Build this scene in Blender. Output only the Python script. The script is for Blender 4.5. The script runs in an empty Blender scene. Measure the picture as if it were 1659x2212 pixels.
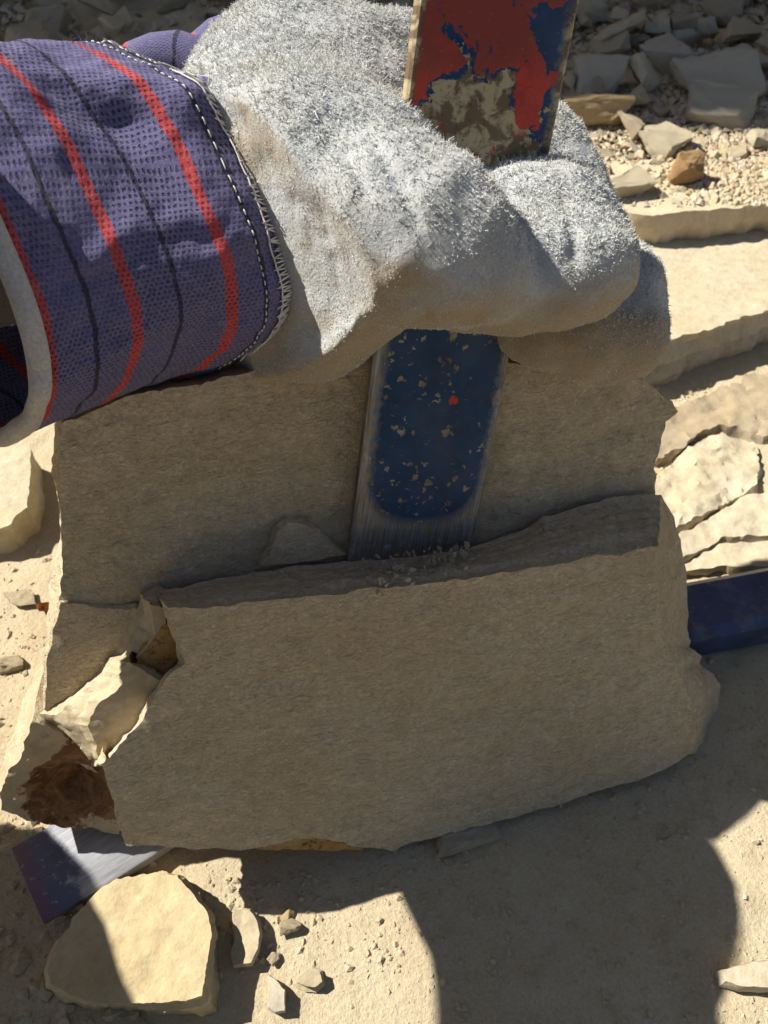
import bpy, bmesh, math, random
import numpy as np
from mathutils import Vector, Matrix, geometry

R = math.radians
random.seed(7)
rng = np.random.default_rng(7)
SC = bpy.context.scene
COL = SC.collection

# ------------------------------------------------------------------ camera, sky, sun, exposure
PITCH = R(50.0)                      # the photographer looks steeply down
CAM_H = 0.508
FPX, CX, CY = 1853.0, 829.5, 1106.0  # focal length and centre in the units the picture was measured in (1659 x 2212)
FWD = np.array([0, math.cos(PITCH), -math.sin(PITCH)])
UPV = np.array([0, math.sin(PITCH), math.cos(PITCH)])
RGT = np.array([1.0, 0, 0])
CAM = np.array([0, 0, CAM_H])

cam_data = bpy.data.cameras.new('camera')
cam_data.sensor_fit = 'VERTICAL'
cam_data.sensor_height = 36.0
cam_data.lens = 36.0 * FPX / 2212.0
cam_data.clip_start = 0.02
cam_data.clip_end = 2000
cam_data.dof.use_dof = True
cam_data.dof.focus_distance = 0.40
cam_data.dof.aperture_fstop = 17.0
cam = bpy.data.objects.new('camera', cam_data)
COL.objects.link(cam)
cam.location = CAM
cam.rotation_euler = (math.pi / 2 - PITCH, 0, 0)
SC.camera = cam

SUN_EL, SHADOW_AZ = R(46.0), R(-18.0)     # shadows fall to the right and a little towards the camera
SHD = np.array([math.cos(SHADOW_AZ), math.sin(SHADOW_AZ), 0.0])
SUNDIR = SHD * math.cos(SUN_EL) + np.array([0, 0, -math.sin(SUN_EL)])

world = bpy.data.worlds.new('World')
SC.world = world
world.use_nodes = True
wn = world.node_tree
sky = wn.nodes.new('ShaderNodeTexSky')
sky.sky_type = 'NISHITA'
sky.sun_disc = False
sky.sun_elevation = SUN_EL
to_sun = -SHD
sky.sun_rotation = math.atan2(to_sun[0], to_sun[1])
sky.altitude = 600
sky.dust_density = 1.5
bg = wn.nodes['Background']
bg.inputs['Strength'].default_value = 0.053
wn.links.new(sky.outputs[0], bg.inputs[0])

sun_data = bpy.data.lights.new('sun', 'SUN')
sun_data.energy = 5.0
sun_data.angle = R(0.53)
sun_data.color = (1.0, 0.95, 0.86)
sun = bpy.data.objects.new('sun', sun_data)
COL.objects.link(sun)
sun.rotation_euler = Vector(SUNDIR).to_track_quat('-Z', 'Y').to_euler()

SC.view_settings.view_transform = 'Standard'
SC.view_settings.look = 'None'
SC.view_settings.gamma = 1.0
SC.view_settings.exposure = 0.85
SC.render.engine = 'CYCLES'
SC.cycles.use_denoising = True
SC.cycles.max_bounces = 8
SC.cycles.diffuse_bounces = 5


# ------------------------------------------------------------------ measuring helpers
def ray(x, y):
    return FWD + RGT * (x - CX) / FPX + UPV * (CY - y) / FPX

def at(x, y, d):
    return CAM + ray(x, y) * d

def ground(x, y, z=0.0):
    r = ray(x, y)
    return CAM + r * ((z - CAM_H) / r[2])

class Frame:
    """A flat working frame: a along e1, b along e2, o along the normal."""
    def __init__(s, o, e1, e2, n):
        s.o, s.e1, s.e2, s.n = [np.array(v, float) for v in (o, e1, e2, n)]
    def px(s, x, y, off=0.0):
        r = ray(x, y)
        P = CAM + r * (((s.o - CAM) @ s.n + off) / (r @ s.n))
        return ((P - s.o) @ s.e1, (P - s.o) @ s.e2)
    def p(s, a, b, o):
        return s.o + s.e1 * a + s.e2 * b + s.n * o

FLAT = Frame((0, 0, 0), (1, 0, 0), (0, 1, 0), (0, 0, 1))
TH, TAU = R(15.0), R(21.0)
_m = np.array([-math.sin(TH), math.cos(TH), 0.0]); _z = np.array([0, 0, 1.0])
S_E1 = np.array([math.cos(TH), math.sin(TH), 0.0])
S_E2 = _m * math.sin(TAU) + _z * math.cos(TAU)
S_N = -_m * math.cos(TAU) + _z * math.sin(TAU)
P0 = at(885, 1195, 0.45)
SLAB = Frame(P0, S_E1, S_E2, S_N)


# ------------------------------------------------------------------ noise
def vnoise(P, seed=0):
    P = np.asarray(P, float)
    i = np.floor(P).astype(np.int64); f = P - i
    u = f * f * f * (f * (f * 6 - 15) + 10)
    def h(dx, dy, dz):
        n = (i[:, 0] + dx) * 374761393 + (i[:, 1] + dy) * 668265263 + (i[:, 2] + dz) * 1274126177 + seed * 1013904223
        n = n & 0xffffffff
        n = ((n ^ (n >> 13)) * 1274126177) & 0xffffffff
        n = ((n ^ (n >> 16)) * 2246822519) & 0xffffffff
        n = n ^ (n >> 15)
        return (n & 0xffffff) / float(0xffffff) * 2 - 1
    x, y, z = u[:, 0], u[:, 1], u[:, 2]
    a = h(0,0,0)*(1-x)+h(1,0,0)*x; b = h(0,1,0)*(1-x)+h(1,1,0)*x
    c = h(0,0,1)*(1-x)+h(1,0,1)*x; d = h(0,1,1)*(1-x)+h(1,1,1)*x
    return (a*(1-y)+b*y)*(1-z)+(c*(1-y)+d*y)*z

def fbm(P, scale, oct=4, seed=0, gain=0.5):
    P = np.asarray(P, float) * scale
    r = np.zeros(len(P)); amp = 1.0; tot = 0
    for k in range(oct):
        r += vnoise(P, seed + k * 17) * amp; tot += amp
        P = P * 2.03 + 11.3; amp *= gain
    return r / tot


# ------------------------------------------------------------------ objects
def tag(o, label=None, cat=None, group=None, kind=None):
    if label: o['label'] = label
    if cat: o['category'] = cat
    if group: o['group'] = group
    if kind: o['kind'] = kind
    return o

def link(o, parent=None):
    COL.objects.link(o)
    if parent is not None:
        o.parent = parent
        o.matrix_parent_inverse = Matrix.Translation(parent.location).inverted() if parent.type == 'EMPTY' else Matrix()
    return o

def mesh_obj(name, V, Fc, material, parent=None, smooth=True, sharp=40, uv=None):
    me = bpy.data.meshes.new(name)
    me.from_pydata([tuple(v) for v in np.asarray(V, float)], [], [tuple(int(i) for i in f) for f in Fc])
    me.validate(); me.update()
    if smooth:
        me.polygons.foreach_set('use_smooth', [True] * len(me.polygons))
        if sharp: me.set_sharp_from_angle(angle=R(sharp))
    if uv is not None:
        l = me.uv_layers.new(name='UVMap')
        li = np.zeros(len(me.loops), dtype=np.int32); me.loops.foreach_get('vertex_index', li)
        l.data.foreach_set('uv', np.asarray(uv, np.float32)[li].ravel())
    for m in (material if isinstance(material, (list, tuple)) else [material]):
        me.materials.append(m)
    o = bpy.data.objects.new(name, me)
    return link(o, parent)

def empty(name, loc):
    o = bpy.data.objects.new(name, None)
    o.location = tuple(loc); o.empty_display_size = 0.02
    COL.objects.link(o)
    return o


# ------------------------------------------------------------------ materials
class NT:
    def __init__(s, name):
        s.m = bpy.data.materials.new(name); s.m.use_nodes = True
        s.t = s.m.node_tree; s.b = s.t.nodes['Principled BSDF']
        s.tc = s.t.nodes.new('ShaderNodeTexCoord')
        s.obj = s.tc.outputs['Object']; s.uv = s.tc.outputs['UV']
    def put(s, sock, v):
        if isinstance(v, bpy.types.NodeSocket): s.t.links.new(v, sock)
        elif isinstance(v, (tuple, list)) and len(v) == 3 and sock.type == 'RGBA': sock.default_value = (*v, 1)
        else: sock.default_value = v
    def n(s, typ, out=0, ins=(), **props):
        nd = s.t.nodes.new('ShaderNode' + typ)
        for k, v in props.items(): setattr(nd, k, v)
        for k, v in dict(ins).items(): s.put(nd.inputs[k], v)
        return nd.outputs[out]
    def noise(s, scale, detail=4, rough=0.55, vec=None, out='Fac', dist=0.0):
        return s.n('TexNoise', out, {'Vector': vec or s.obj, 'Scale': scale, 'Detail': detail, 'Roughness': rough, 'Distortion': dist})
    def voro(s, scale, vec=None, feature='F1', out='Distance', rnd=1.0):
        return s.n('TexVoronoi', out, {'Vector': vec or s.obj, 'Scale': scale, 'Randomness': rnd}, feature=feature)
    def math(s, op, a, b=0.0, c=None, clamp=False):
        nd = s.t.nodes.new('ShaderNodeMath'); nd.operation = op; nd.use_clamp = clamp
        s.put(nd.inputs[0], a); s.put(nd.inputs[1], b)
        if c is not None: s.put(nd.inputs[2], c)
        return nd.outputs[0]
    def ramp(s, v, lo, hi, a=0.0, b=1.0):
        return s.n('MapRange', 0, {'Value': v, 'From Min': lo, 'From Max': hi, 'To Min': a, 'To Max': b}, clamp=True)
    def mix(s, f, a, b, mode='MIX'):
        nd = s.t.nodes.new('ShaderNodeMix'); nd.data_type = 'RGBA'; nd.blend_type = mode
        s.put(nd.inputs[0], f); s.put(nd.inputs[6], a); s.put(nd.inputs[7], b)
        return nd.outputs[2]
    def bump(s, h, strength, dist, prev=None):
        ins = {'Height': h, 'Strength': strength, 'Distance': dist}
        if prev is not None: ins['Normal'] = prev
        return s.n('Bump', 0, ins)
    def fin(s, color, rough, normal=None, spec=0.3, metal=0.0):
        s.put(s.b.inputs['Base Color'], color); s.put(s.b.inputs['Roughness'], rough)
        s.put(s.b.inputs['Specular IOR Level'], spec); s.put(s.b.inputs['Metallic'], metal)
        if normal is not None: s.put(s.b.inputs['Normal'], normal)
        return s.m
    def sep(s, v):
        nd = s.t.nodes.new('ShaderNodeSeparateXYZ'); s.put(nd.inputs[0], v)
        return nd.outputs

def limestone(name, c1, c2, c3, stain=0.25, pit=1.0, big=20.0, fine=420.0, vary=0.0, bstr=0.6, grain=0.0):
    k = NT(name)
    n1 = k.noise(big, 5, 0.6); n2 = k.noise(big * 4.7, 5, 0.65); n3 = k.noise(fine, 5, 0.7)
    col = k.mix(k.ramp(n1, 0.35, 0.65), c1, c2)
    col = k.mix(k.math('MULTIPLY', k.ramp(n2, 0.52, 0.72), stain), col, c3)
    sp = k.noise(fine * 0.55, 3, 0.7)
    col = k.mix(1.0, col, k.n('CombineColor', 0, {0: k.ramp(sp, 0.3, 0.7, 0.86, 1.1), 1: k.ramp(sp, 0.3, 0.7, 0.86, 1.1), 2: k.ramp(sp, 0.3, 0.7, 0.84, 1.12)}), 'MULTIPLY')
    if vary:
        oi = k.n('ObjectInfo', 'Random')
        col = k.mix(k.ramp(oi, 0, 1, 0, vary), col, (0.40, 0.25, 0.12))
        oi2 = k.math('FRACT', k.math('MULTIPLY', oi, 7.31))
        g = k.ramp(oi2, 0, 1, 0.72, 1.18)
        col = k.mix(1.0, col, k.n('CombineColor', 0, {0: g, 1: g, 2: g}), 'MULTIPLY')
    b = None
    if grain:
        mp = k.n('Mapping', 0, {'Vector': k.obj, 'Rotation': (0.0, 0.35, 0.2), 'Scale': (380, 470, 560)})
        gr = k.noise(1.0, 5, 0.7, vec=mp, dist=0.5)
        g = k.ramp(gr, 0.34, 0.60, 0.85, 1.05)
        col = k.mix(grain, col, k.n('CombineColor', 0, {0: g, 1: g, 2: g}), 'MULTIPLY')
        sc_ = k.noise(1.0, 3, 0.6, vec=k.n('Mapping', 0, {'Vector': k.obj, 'Rotation': (0.3, 0.9, 0.5), 'Scale': (35, 160, 420)}), dist=0.6)
        col = k.mix(k.ramp(sc_, 0.66, 0.74, 0, 0.55), col, (0.80, 0.72, 0.58))
        col = k.mix(k.ramp(k.noise(120, 6, 0.7), 0.66, 0.76, 0, 0.5), col, (0.50, 0.34, 0.17))
        rip = k.noise(1.0, 4, 0.6, vec=k.n('Mapping', 0, {'Vector': k.obj, 'Rotation': (0.2, 0.75, 0.3), 'Scale': (30, 60, 130)}), dist=0.8)
        b0 = k.bump(rip, 0.8, 0.009)
        b = k.bump(gr, 1.0, 0.0034, b0)
    b = k.bump(k.noise(fine * 0.22, 3, 0.5), bstr * 0.8, 0.0016 * pit, b)
    b = k.bump(n3, bstr, 0.0007 * pit, b)
    return k.fin(col, 0.92, b, spec=0.15)

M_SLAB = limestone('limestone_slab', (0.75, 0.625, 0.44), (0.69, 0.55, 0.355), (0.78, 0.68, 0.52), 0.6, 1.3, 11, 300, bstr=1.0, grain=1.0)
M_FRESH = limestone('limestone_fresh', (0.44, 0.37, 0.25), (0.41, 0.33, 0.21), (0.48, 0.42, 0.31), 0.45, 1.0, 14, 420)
M_YELLOW = limestone('limestone_yellow', (0.49, 0.405, 0.25), (0.45, 0.35, 0.19), (0.52, 0.45, 0.32), 0.5, 1.8, 18, 260)
M_ROCK = limestone('limestone_rubble', (0.46, 0.40, 0.295), (0.43, 0.36, 0.24), (0.50, 0.455, 0.37), 0.4, 1.3, 14, 260, vary=0.25)
M_PALE = limestone('limestone_pale', (0.47, 0.41, 0.30), (0.46, 0.385, 0.255), (0.53, 0.48, 0.38), 0.5, 1.9, 16, 260)
M_TAN = limestone('limestone_ochre', (0.44, 0.31, 0.155), (0.46, 0.36, 0.21), (0.34, 0.20, 0.09), 0.5, 1.2, 22, 260)
M_BROWN = limestone('ironstone', (0.33, 0.19, 0.085), (0.40, 0.27, 0.14), (0.24, 0.12, 0.05), 0.6, 1.4, 30, 260)
M_GREY = limestone('limestone_grey_chip', (0.40, 0.365, 0.295), (0.41, 0.35, 0.25), (0.46, 0.42, 0.34), 0.4, 0.9, 20, 320)

def m_ground():
    k = NT('quarry_floor')
    n1 = k.noise(3.2, 6, 0.62); n2 = k.noise(17, 6, 0.65); n3 = k.noise(90, 5, 0.7); n4 = k.noise(520, 4, 0.7)
    col = k.mix(k.ramp(n1, 0.38, 0.62), (0.465, 0.395, 0.27), (0.43, 0.34, 0.21))
    col = k.mix(k.ramp(n2, 0.45, 0.72, 0, 0.6), col, (0.50, 0.44, 0.32))
    col = k.mix(k.ramp(n3, 0.56, 0.75, 0, 0.45), col, (0.40, 0.29, 0.16))
    g = k.ramp(n4, 0.3, 0.7, 0.84, 1.12)
    col = k.mix(1.0, col, k.n('CombineColor', 0, {0: g, 1: g, 2: g}), 'MULTIPLY')
    b = k.bump(n3, 0.55, 0.003)
    b = k.bump(k.noise(260, 5, 0.7), 0.6, 0.0012, b)
    b = k.bump(n4, 0.5, 0.0006, b)
    return k.fin(col, 0.95, b, spec=0.12)
M_GROUND = m_ground()

def m_stain(name, cold, cam_, cp, lo=0.42, hi=0.6, sc=45):
    k = NT(name)
    n1 = k.noise(sc, 6, 0.7, dist=0.6); n2 = k.noise(sc * 3.1, 5, 0.7, dist=0.4)
    col = k.mix(k.ramp(n1, lo, hi), cold, cam_)
    col = k.mix(k.ramp(n2, 0.53, 0.66), col, cp)
    b = k.bump(n2, 0.9, 0.003)
    b = k.bump(k.noise(500, 4, 0.7), 0.6, 0.0008, b)
    return k.fin(col, 0.97, b, spec=0.06)
M_STAIN = m_stain('iron_stained_limestone', (0.12, 0.060, 0.030), (0.25, 0.15, 0.078), (0.42, 0.335, 0.21), 0.42, 0.62, 85)
def m_corner():
    k = NT('iron_stained_corner')
    a = k.n('Attribute', 'Fac', attribute_name='stain')
    n1 = k.noise(85, 6, 0.7, dist=0.8); n2 = k.noise(260, 5, 0.7, dist=0.5); n3 = k.noise(30, 4, 0.6)
    pale = k.mix(k.ramp(n3, 0.35, 0.65), (0.48, 0.41, 0.29), (0.43, 0.345, 0.22))
    dark = k.mix(k.ramp(n1, 0.40, 0.62), (0.115, 0.055, 0.028), (0.27, 0.16, 0.085))
    dark = k.mix(k.ramp(n2, 0.58, 0.70, 0, 0.7), dark, (0.40, 0.29, 0.16))
    m = k.ramp(k.math('ADD', a, k.math('MULTIPLY', k.math('SUBTRACT', k.noise(110, 5, 0.65), 0.5), 1.5)), 0.44, 0.54)
    b = k.bump(n1, 0.9, 0.004); b = k.bump(n2, 0.8, 0.0015, b)
    return k.fin(k.mix(m, pale, dark), 0.97, b, spec=0.06)
M_CORNER = m_corner()
M_AMBER = m_stain('ochre_fossil', (0.48, 0.33, 0.15), (0.44, 0.26, 0.09), (0.16, 0.07, 0.025), 0.4, 0.6, 90)
M_SEAM = m_stain('dark_seam', (0.055, 0.028, 0.012), (0.10, 0.05, 0.022), (0.2, 0.11, 0.04), 0.4, 0.6, 120)


# ------------------------------------------------------------------ rock plates: traced outline, broken sides, uneven face
def plate(name, front, back, o_f, o_b, fr, material, parent=None, spacing=0.0035, jag=0.0012, relief=0.0007,
          side=0.0018, rows=5, seed=0, off_fn=None, cap=True, strata=0.0012, relief_scale=60, jsc=(38, 170)):
    fa, ba = [], []
    n = len(front)
    for i in range(n):
        j = (i + 1) % n
        L = max(math.dist(front[i], front[j]), math.dist(back[i], back[j]))
        c = max(1, int(math.ceil(L / spacing)))
        for t in np.arange(c) / c:
            fa.append((front[i][0]*(1-t)+front[j][0]*t, front[i][1]*(1-t)+front[j][1]*t))
            ba.append((back[i][0]*(1-t)+back[j][0]*t, back[i][1]*(1-t)+back[j][1]*t))
    fa, ba = np.array(fa), np.array(ba); N = len(fa)
    area = 0.5*np.sum(fa[:,0]*np.roll(fa[:,1],-1)-np.roll(fa[:,0],-1)*fa[:,1])
    if area < 0: fa, ba = fa[::-1].copy(), ba[::-1].copy()
    d = np.roll(fa, -1, 0) - np.roll(fa, 1, 0); d /= np.maximum(np.linalg.norm(d, axis=1, keepdims=True), 1e-9)
    out = np.stack([d[:, 1], -d[:, 0]], 1)
    q = np.column_stack([fa, np.full(N, seed*3.1)])
    j1 = (fbm(q, jsc[0], 3, seed + 1, 0.6)*0.8 + fbm(q, jsc[1], 4, seed, 0.65)*0.75) * jag
    fa = fa + out * j1[:, None]
    ba = ba + out * (fbm(q + 5, 60, 4, seed + 3, 0.6) * jag * 1.4)[:, None]
    # interior points of the face
    mn, mx = fa.min(0), fa.max(0)
    gx, gy = np.meshgrid(np.arange(mn[0], mx[0], spacing), np.arange(mn[1], mx[1], spacing))
    g = np.column_stack([gx.ravel(), gy.ravel()]); g += rng.uniform(-0.3, 0.3, g.shape) * spacing
    ins = np.zeros(len(g), bool); md = np.full(len(g), 1e9)
    for i in range(N):
        a, b = fa[i], fa[(i+1) % N]
        c = ((a[1] > g[:, 1]) != (b[1] > g[:, 1]))
        with np.errstate(divide='ignore', invalid='ignore'):
            xx = (b[0]-a[0])*(g[:, 1]-a[1])/((b[1]-a[1]) if b[1] != a[1] else 1e-12)+a[0]
        ins ^= c & (g[:, 0] < xx)
        md = np.minimum(md, (g[:, 0]-a[0])**2+(g[:, 1]-a[1])**2)
    g = g[ins & (md > (0.6*spacing)**2)]
    pts = np.vstack([fa, g])
    vs, es, fs, ov, oe, of = geometry.delaunay_2d_cdt([Vector((float(x), float(y))) for x, y in pts], [], [list(range(N))], 1, 1e-7)
    W = np.array([(v.x, v.y) for v in vs])
    q = np.column_stack([W, np.full(len(W), seed*1.7)])
    h = fbm(q, relief_scale, 5, seed + 9, 0.62) * relief * 2 + fbm(q, 12, 3, seed + 2) * relief * 2.5
    of_ = (off_fn(W[:, 0], W[:, 1]) if off_fn else np.full(len(W), o_f)) + h
    V = [fr.p(W[i, 0], W[i, 1], of_[i]) for i in range(len(W))]
    Fc = [tuple(f) for f in fs]
    idx = {}
    for k, ol in enumerate(ov):
        for o in ol:
            if o < N: idx[o] = k
    top = [idx.get(i) for i in range(N)]
    for i in range(N):
        if top[i] is None:
            top[i] = int(np.argmin((W[:, 0]-fa[i, 0])**2+(W[:, 1]-fa[i, 1])**2))
    prev = top
    lay = np.random.default_rng(seed + 5).uniform(-1, 1, rows + 2)
    for r in range(1, rows + 1):
        w = r / rows
        pos = fa*(1-w)+ba*w
        amp = side * (math.sin(math.pi*w)**0.8 if r < rows else 0.25)
        offs = np.array([of_[t] for t in top])*(1-w)+o_b*w
        P = np.array([fr.p(pos[i, 0], pos[i, 1], offs[i]) for i in range(N)])
        nz = (fbm(P, 30, 3, seed + 20)*0.8 + fbm(P, 130, 5, seed + 21, 0.72)) * amp * 1.3 + lay[r] * strata
        pos2 = pos + out * nz[:, None]
        offs = offs + fbm(P, 90, 3, seed + 31) * side * 0.5
        cur = list(range(len(V), len(V) + N))
        V += [fr.p(pos2[i, 0], pos2[i, 1], offs[i]) for i in range(N)]
        for i in range(N):
            j = (i+1) % N
            if prev[i] == prev[j]: Fc.append((prev[i], cur[i], cur[j]))
            else: Fc.append((prev[i], cur[i], cur[j], prev[j]))
        prev = cur
    if cap:
        Fc.append(tuple(prev[::-1]))
    return mesh_obj(name, V, Fc, material, parent, True, 27)

def outl(fr, pts, off):
    return [fr.px(x, y, off) for x, y in pts]

def ground_plate(name, pts, z, thick, material, parent=None, flare=0.004, seed=1, **kw):
    f = outl(FLAT, pts, z)
    c = np.mean(np.array(f), 0)
    b = [(x + (x-c[0])/max(1e-6, math.dist((x, y), c))*flare, y + (y-c[1])/max(1e-6, math.dist((x, y), c))*flare) for x, y in f]
    return plate(name, f, b, z, z - thick, FLAT, material, parent, seed=seed, **kw)


# ------------------------------------------------------------------ the ground
def axis(lo, hi, step, far):
    a = list(np.arange(lo, hi + 1e-9, step))
    s, x = step, hi
    while x < far: s *= 1.5; x += s; a.append(x)
    s, x = step, lo; pre = []
    while x > -far: s *= 1.5; x -= s; pre.append(x)
    return np.array(pre[::-1] + a)

def ground_height(x, y):
    P = np.column_stack([x, y, np.zeros_like(x)])
    near = np.clip((0.83 - y) / 0.07, 0, 1)
    far = 1 - near
    h = fbm(P, 5, 4, 3) * (0.003 * near + 0.018 * far)
    h += fbm(P, 28, 4, 8, 0.6) * (0.0016 * near + 0.012 * far)
    h += fbm(P, 110, 3, 12, 0.6) * (0.0009 * near + 0.004 * far)
    h += np.clip((y - 0.75) / 0.05, 0, 1) * 0.064
    rough = np.clip(fbm(P, 9, 2, 40) * 3 - 0.1, 0, 1) * near
    h += fbm(P, 60, 3, 44, 0.6) * 0.003 * rough
    dist = np.hypot(x, y - 0.5)
    return np.where(dist > 6, h * np.clip(1 - (dist - 6) / 10, 0, 1), h) - 0.002

xs, ys = axis(-0.75, 1.15, 0.005, 400), axis(-0.25, 1.75, 0.005, 400)
gx, gy = np.meshgrid(xs, ys)
gz = ground_height(gx.ravel(), gy.ravel())
nx, ny = len(xs), len(ys)
V = np.column_stack([gx.ravel(), gy.ravel(), gz])
ii = (np.arange(ny - 1)[:, None] * nx + np.arange(nx - 1)[None, :]).ravel()
Fc = np.column_stack([ii, ii + 1, ii + nx + 1, ii + nx])
tag(mesh_obj('ground', V, Fc, M_GROUND, sharp=0), 'pale dusty limestone quarry floor', kind='structure')
def gh(x, y): return float(ground_height(np.array([x]), np.array([y]))[0])

# ------------------------------------------------------------------ the limestone slab being split (leans back, layers parted by the chisel)
T_F, T_1, T_C = 0.040, 0.028, 0.019
slab = empty('limestone_slab', SLAB.p(0.0, -0.16, 0.0))
tag(slab, 'large upright limestone slab being split, chisel driven into its crack', 'rock slab', kind='thing')

def pair(fpts, bpts, of, ob=0.0):
    f = outl(SLAB, fpts, of)
    b = [f[i] if q is None else SLAB.px(q[0], q[1], ob) for i, q in enumerate(bpts)]
    return f, b

# back layer: the tall sheet behind the chisel
fp = [(136,918),(260,868),(420,832),(560,802),(700,782),(850,776),(1000,776),(1120,786),(1240,806),(1370,812),(1418,842),(1466,890),
      (1440,912),(1424,958),(1412,1012),(1418,1062),(1428,1150),(1420,1300),(1425,1450),(1420,1560),
      (1300,1600),(1000,1660),(700,1690),(420,1690),(240,1690),(150,1640),(100,1532),(105,1440),(118,1360),(130,1280),(134,1180),(128,1060),(130,990)]
f = outl(SLAB, fp, 0.0)
b = []
for (a, c), (x, y) in zip(f, fp):
    if x < 160: b.append((a - 0.006 - 0.002*math.sin(y*0.02), c - 0.002))
    elif y < 900 and x > 1300: b.append((a - 0.012, c + 0.004))
    else: b.append((a, c))
plate('back_layer', f, b, 0.0, -0.055, SLAB, M_SLAB, slab, spacing=0.0027, jag=0.0022, relief=0.0013, side=0.003, rows=8, seed=11)

# lower piece of the back layer, parted by the short crack at the left
fp = [(131,1303),(165,1306),(205,1312),(243,1318),(292,1314),(330,1330),(330,1480),(220,1560),(130,1570),(98,1536),(103,1440),(116,1360)]
f = outl(SLAB, fp, 0.004)
plate('back_layer_lower_piece', f, [(a-0.003, c) if x < 150 else (a, c) for (a, c), (x, y) in zip(f, fp)], 0.004, -0.004, SLAB, M_SLAB, slab, spacing=0.0027, jag=0.0016, relief=0.0008, side=0.001, rows=3, seed=13)

# loose flake beside the chisel edge
fp = [(602,1150),(622,1131),(652,1132),(690,1156),(716,1180),(748,1197),(686,1210),(626,1217),(566,1221),(588,1190)]
f = outl(SLAB, fp, 0.006)
plate('crack_flake', f, f, 0.006, -0.003, SLAB, M_SLAB, slab, spacing=0.0025, jag=0.001, relief=0.0006, side=0.0008, rows=2, seed=14)

# front layer
F = [((366,1318),(330,1262)),((480,1308),(390,1263)),((600,1296),(475,1240)),((720,1283),(565,1220)),((829,1268),(686,1208)),((960,1253),(860,1196)),
     ((1040,1243),(1019,1173)),((1109,1233),(1109,1143)),((1190,1221),(1160,1105)),((1279,1206),(1254,1085)),((1350,1192),(1320,1066)),((1424,1176),(1414,1060)),
     ((1418,1200),(1440,1106)),((1415,1240),(1453,1160)),((1416,1275),(1464,1225)),((1420,1315),(1470,1318)),((1440,1390),(1475,1384)),((1455,1425),(1500,1406)),
     ((1464,1448),(1497,1422)),((1478,1485),(1525,1447)),((1490,1520),(1542,1468)),((1502,1560),(1535,1522)),((1508,1595),(1517,1602)),((1500,1628),(1490,1630)),
     ((1460,1655),None),((1400,1680),None),((1300,1705),None),((1200,1740),None),((1100,1768),None),((1000,1790),None),((900,1815),None),((850,1838),None),
     ((780,1832),None),((745,1822),None),((700,1812),None),((640,1810),None),((600,1822),None),((520,1834),None),((400,1832),None),((300,1825),None),((272,1828),None),
     ((255,1769),None),((237,1704),None),((219,1655),None),((217,1646),(206,1640)),((240,1625),(226,1614)),((300,1562),(286,1552)),((320,1530),(300,1515)),
     ((358,1466),(338,1452)),((395,1430),(372,1418)),((389,1385),(372,1370)),((368,1338),(350,1300))]
f, b = pair([q[0] for q in F], [q[1] for q in F], T_F)
for i, q in enumerate(F):                       # the lower edge is undercut
    if q[1] is None: b[i] = (f[i][0]*0.97, f[i][1] + 0.012)
plate('front_layer', f, b, T_F, 0.0065, SLAB, M_SLAB, slab, spacing=0.0025, jag=0.0020, relief=0.0011, side=0.0014, rows=12, seed=21)

# middle layer left standing where the front sheet broke away
Mx = [((285,1436),(226,1424)),((322,1456),None),((357,1474),None),((385,1470),None),((345,1560),None),((232,1655),None),((213,1640),(190,1640)),((200,1600),(140,1588)),
      ((190,1571),(100,1562)),((192,1551),(84,1546)),((220,1516),(126,1519)),((270,1476),(200,1455))]
f, b = pair([q[0] for q in Mx], [q[1] for q in Mx], T_1)
b = [(x*0.94 + u*0.06, y*0.94 + v*0.06) for (x, y), (u, v) in zip(b, f)]
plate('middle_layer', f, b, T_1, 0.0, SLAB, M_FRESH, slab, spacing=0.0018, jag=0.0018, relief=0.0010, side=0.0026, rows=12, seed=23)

# hollow with the ochre fossil, above the middle layer
Cx = [((324,1302),(306,1281)),((345,1306),(338,1264)),((372,1322),None),((396,1400),None),((392,1436),None),((360,1476),None),((284,1440),(226,1424)),((300,1414),(238,1398)),((333,1372),(278,1332)),((330,1335),(300,1300))]
f, b = pair([q[0] for q in Cx], [q[1] for q in Cx], T_C)
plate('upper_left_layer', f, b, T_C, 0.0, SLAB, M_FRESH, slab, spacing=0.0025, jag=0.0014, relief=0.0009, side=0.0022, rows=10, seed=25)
fp = [(336,1376),(352,1352),(364,1346),(380,1388),(386,1418),(372,1446),(350,1466),(318,1450),(290,1437),(306,1416)]
f = outl(SLAB, fp, T_C + 0.0030)
o = plate('ochre_fossil', f, f, T_C + 0.0030, T_C - 0.004, SLAB, M_AMBER, slab, spacing=0.002, jag=0.0008, relief=0.0006, side=0.0004, rows=2, seed=26)
tag(o, 'ochre stained fossil in a small three sided hollow')
for sx, fp in enumerate([[(363,1338),(376,1372),(390,1404),(389,1426),(383,1424),(382,1398),(371,1368),(360,1346)],
                         [(285,1432),(320,1450),(352,1466),(372,1446),(377,1450),(358,1477),(330,1466),(284,1442)]]):
    f = outl(SLAB, fp, T_C + 0.0050)
    plate('dark_seam', f, f, T_C + 0.0050, T_C - 0.003, SLAB, M_SEAM, slab, spacing=0.002, jag=0.0006, relief=0.0006, side=0.0004, rows=2, seed=27 + sx)

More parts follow.
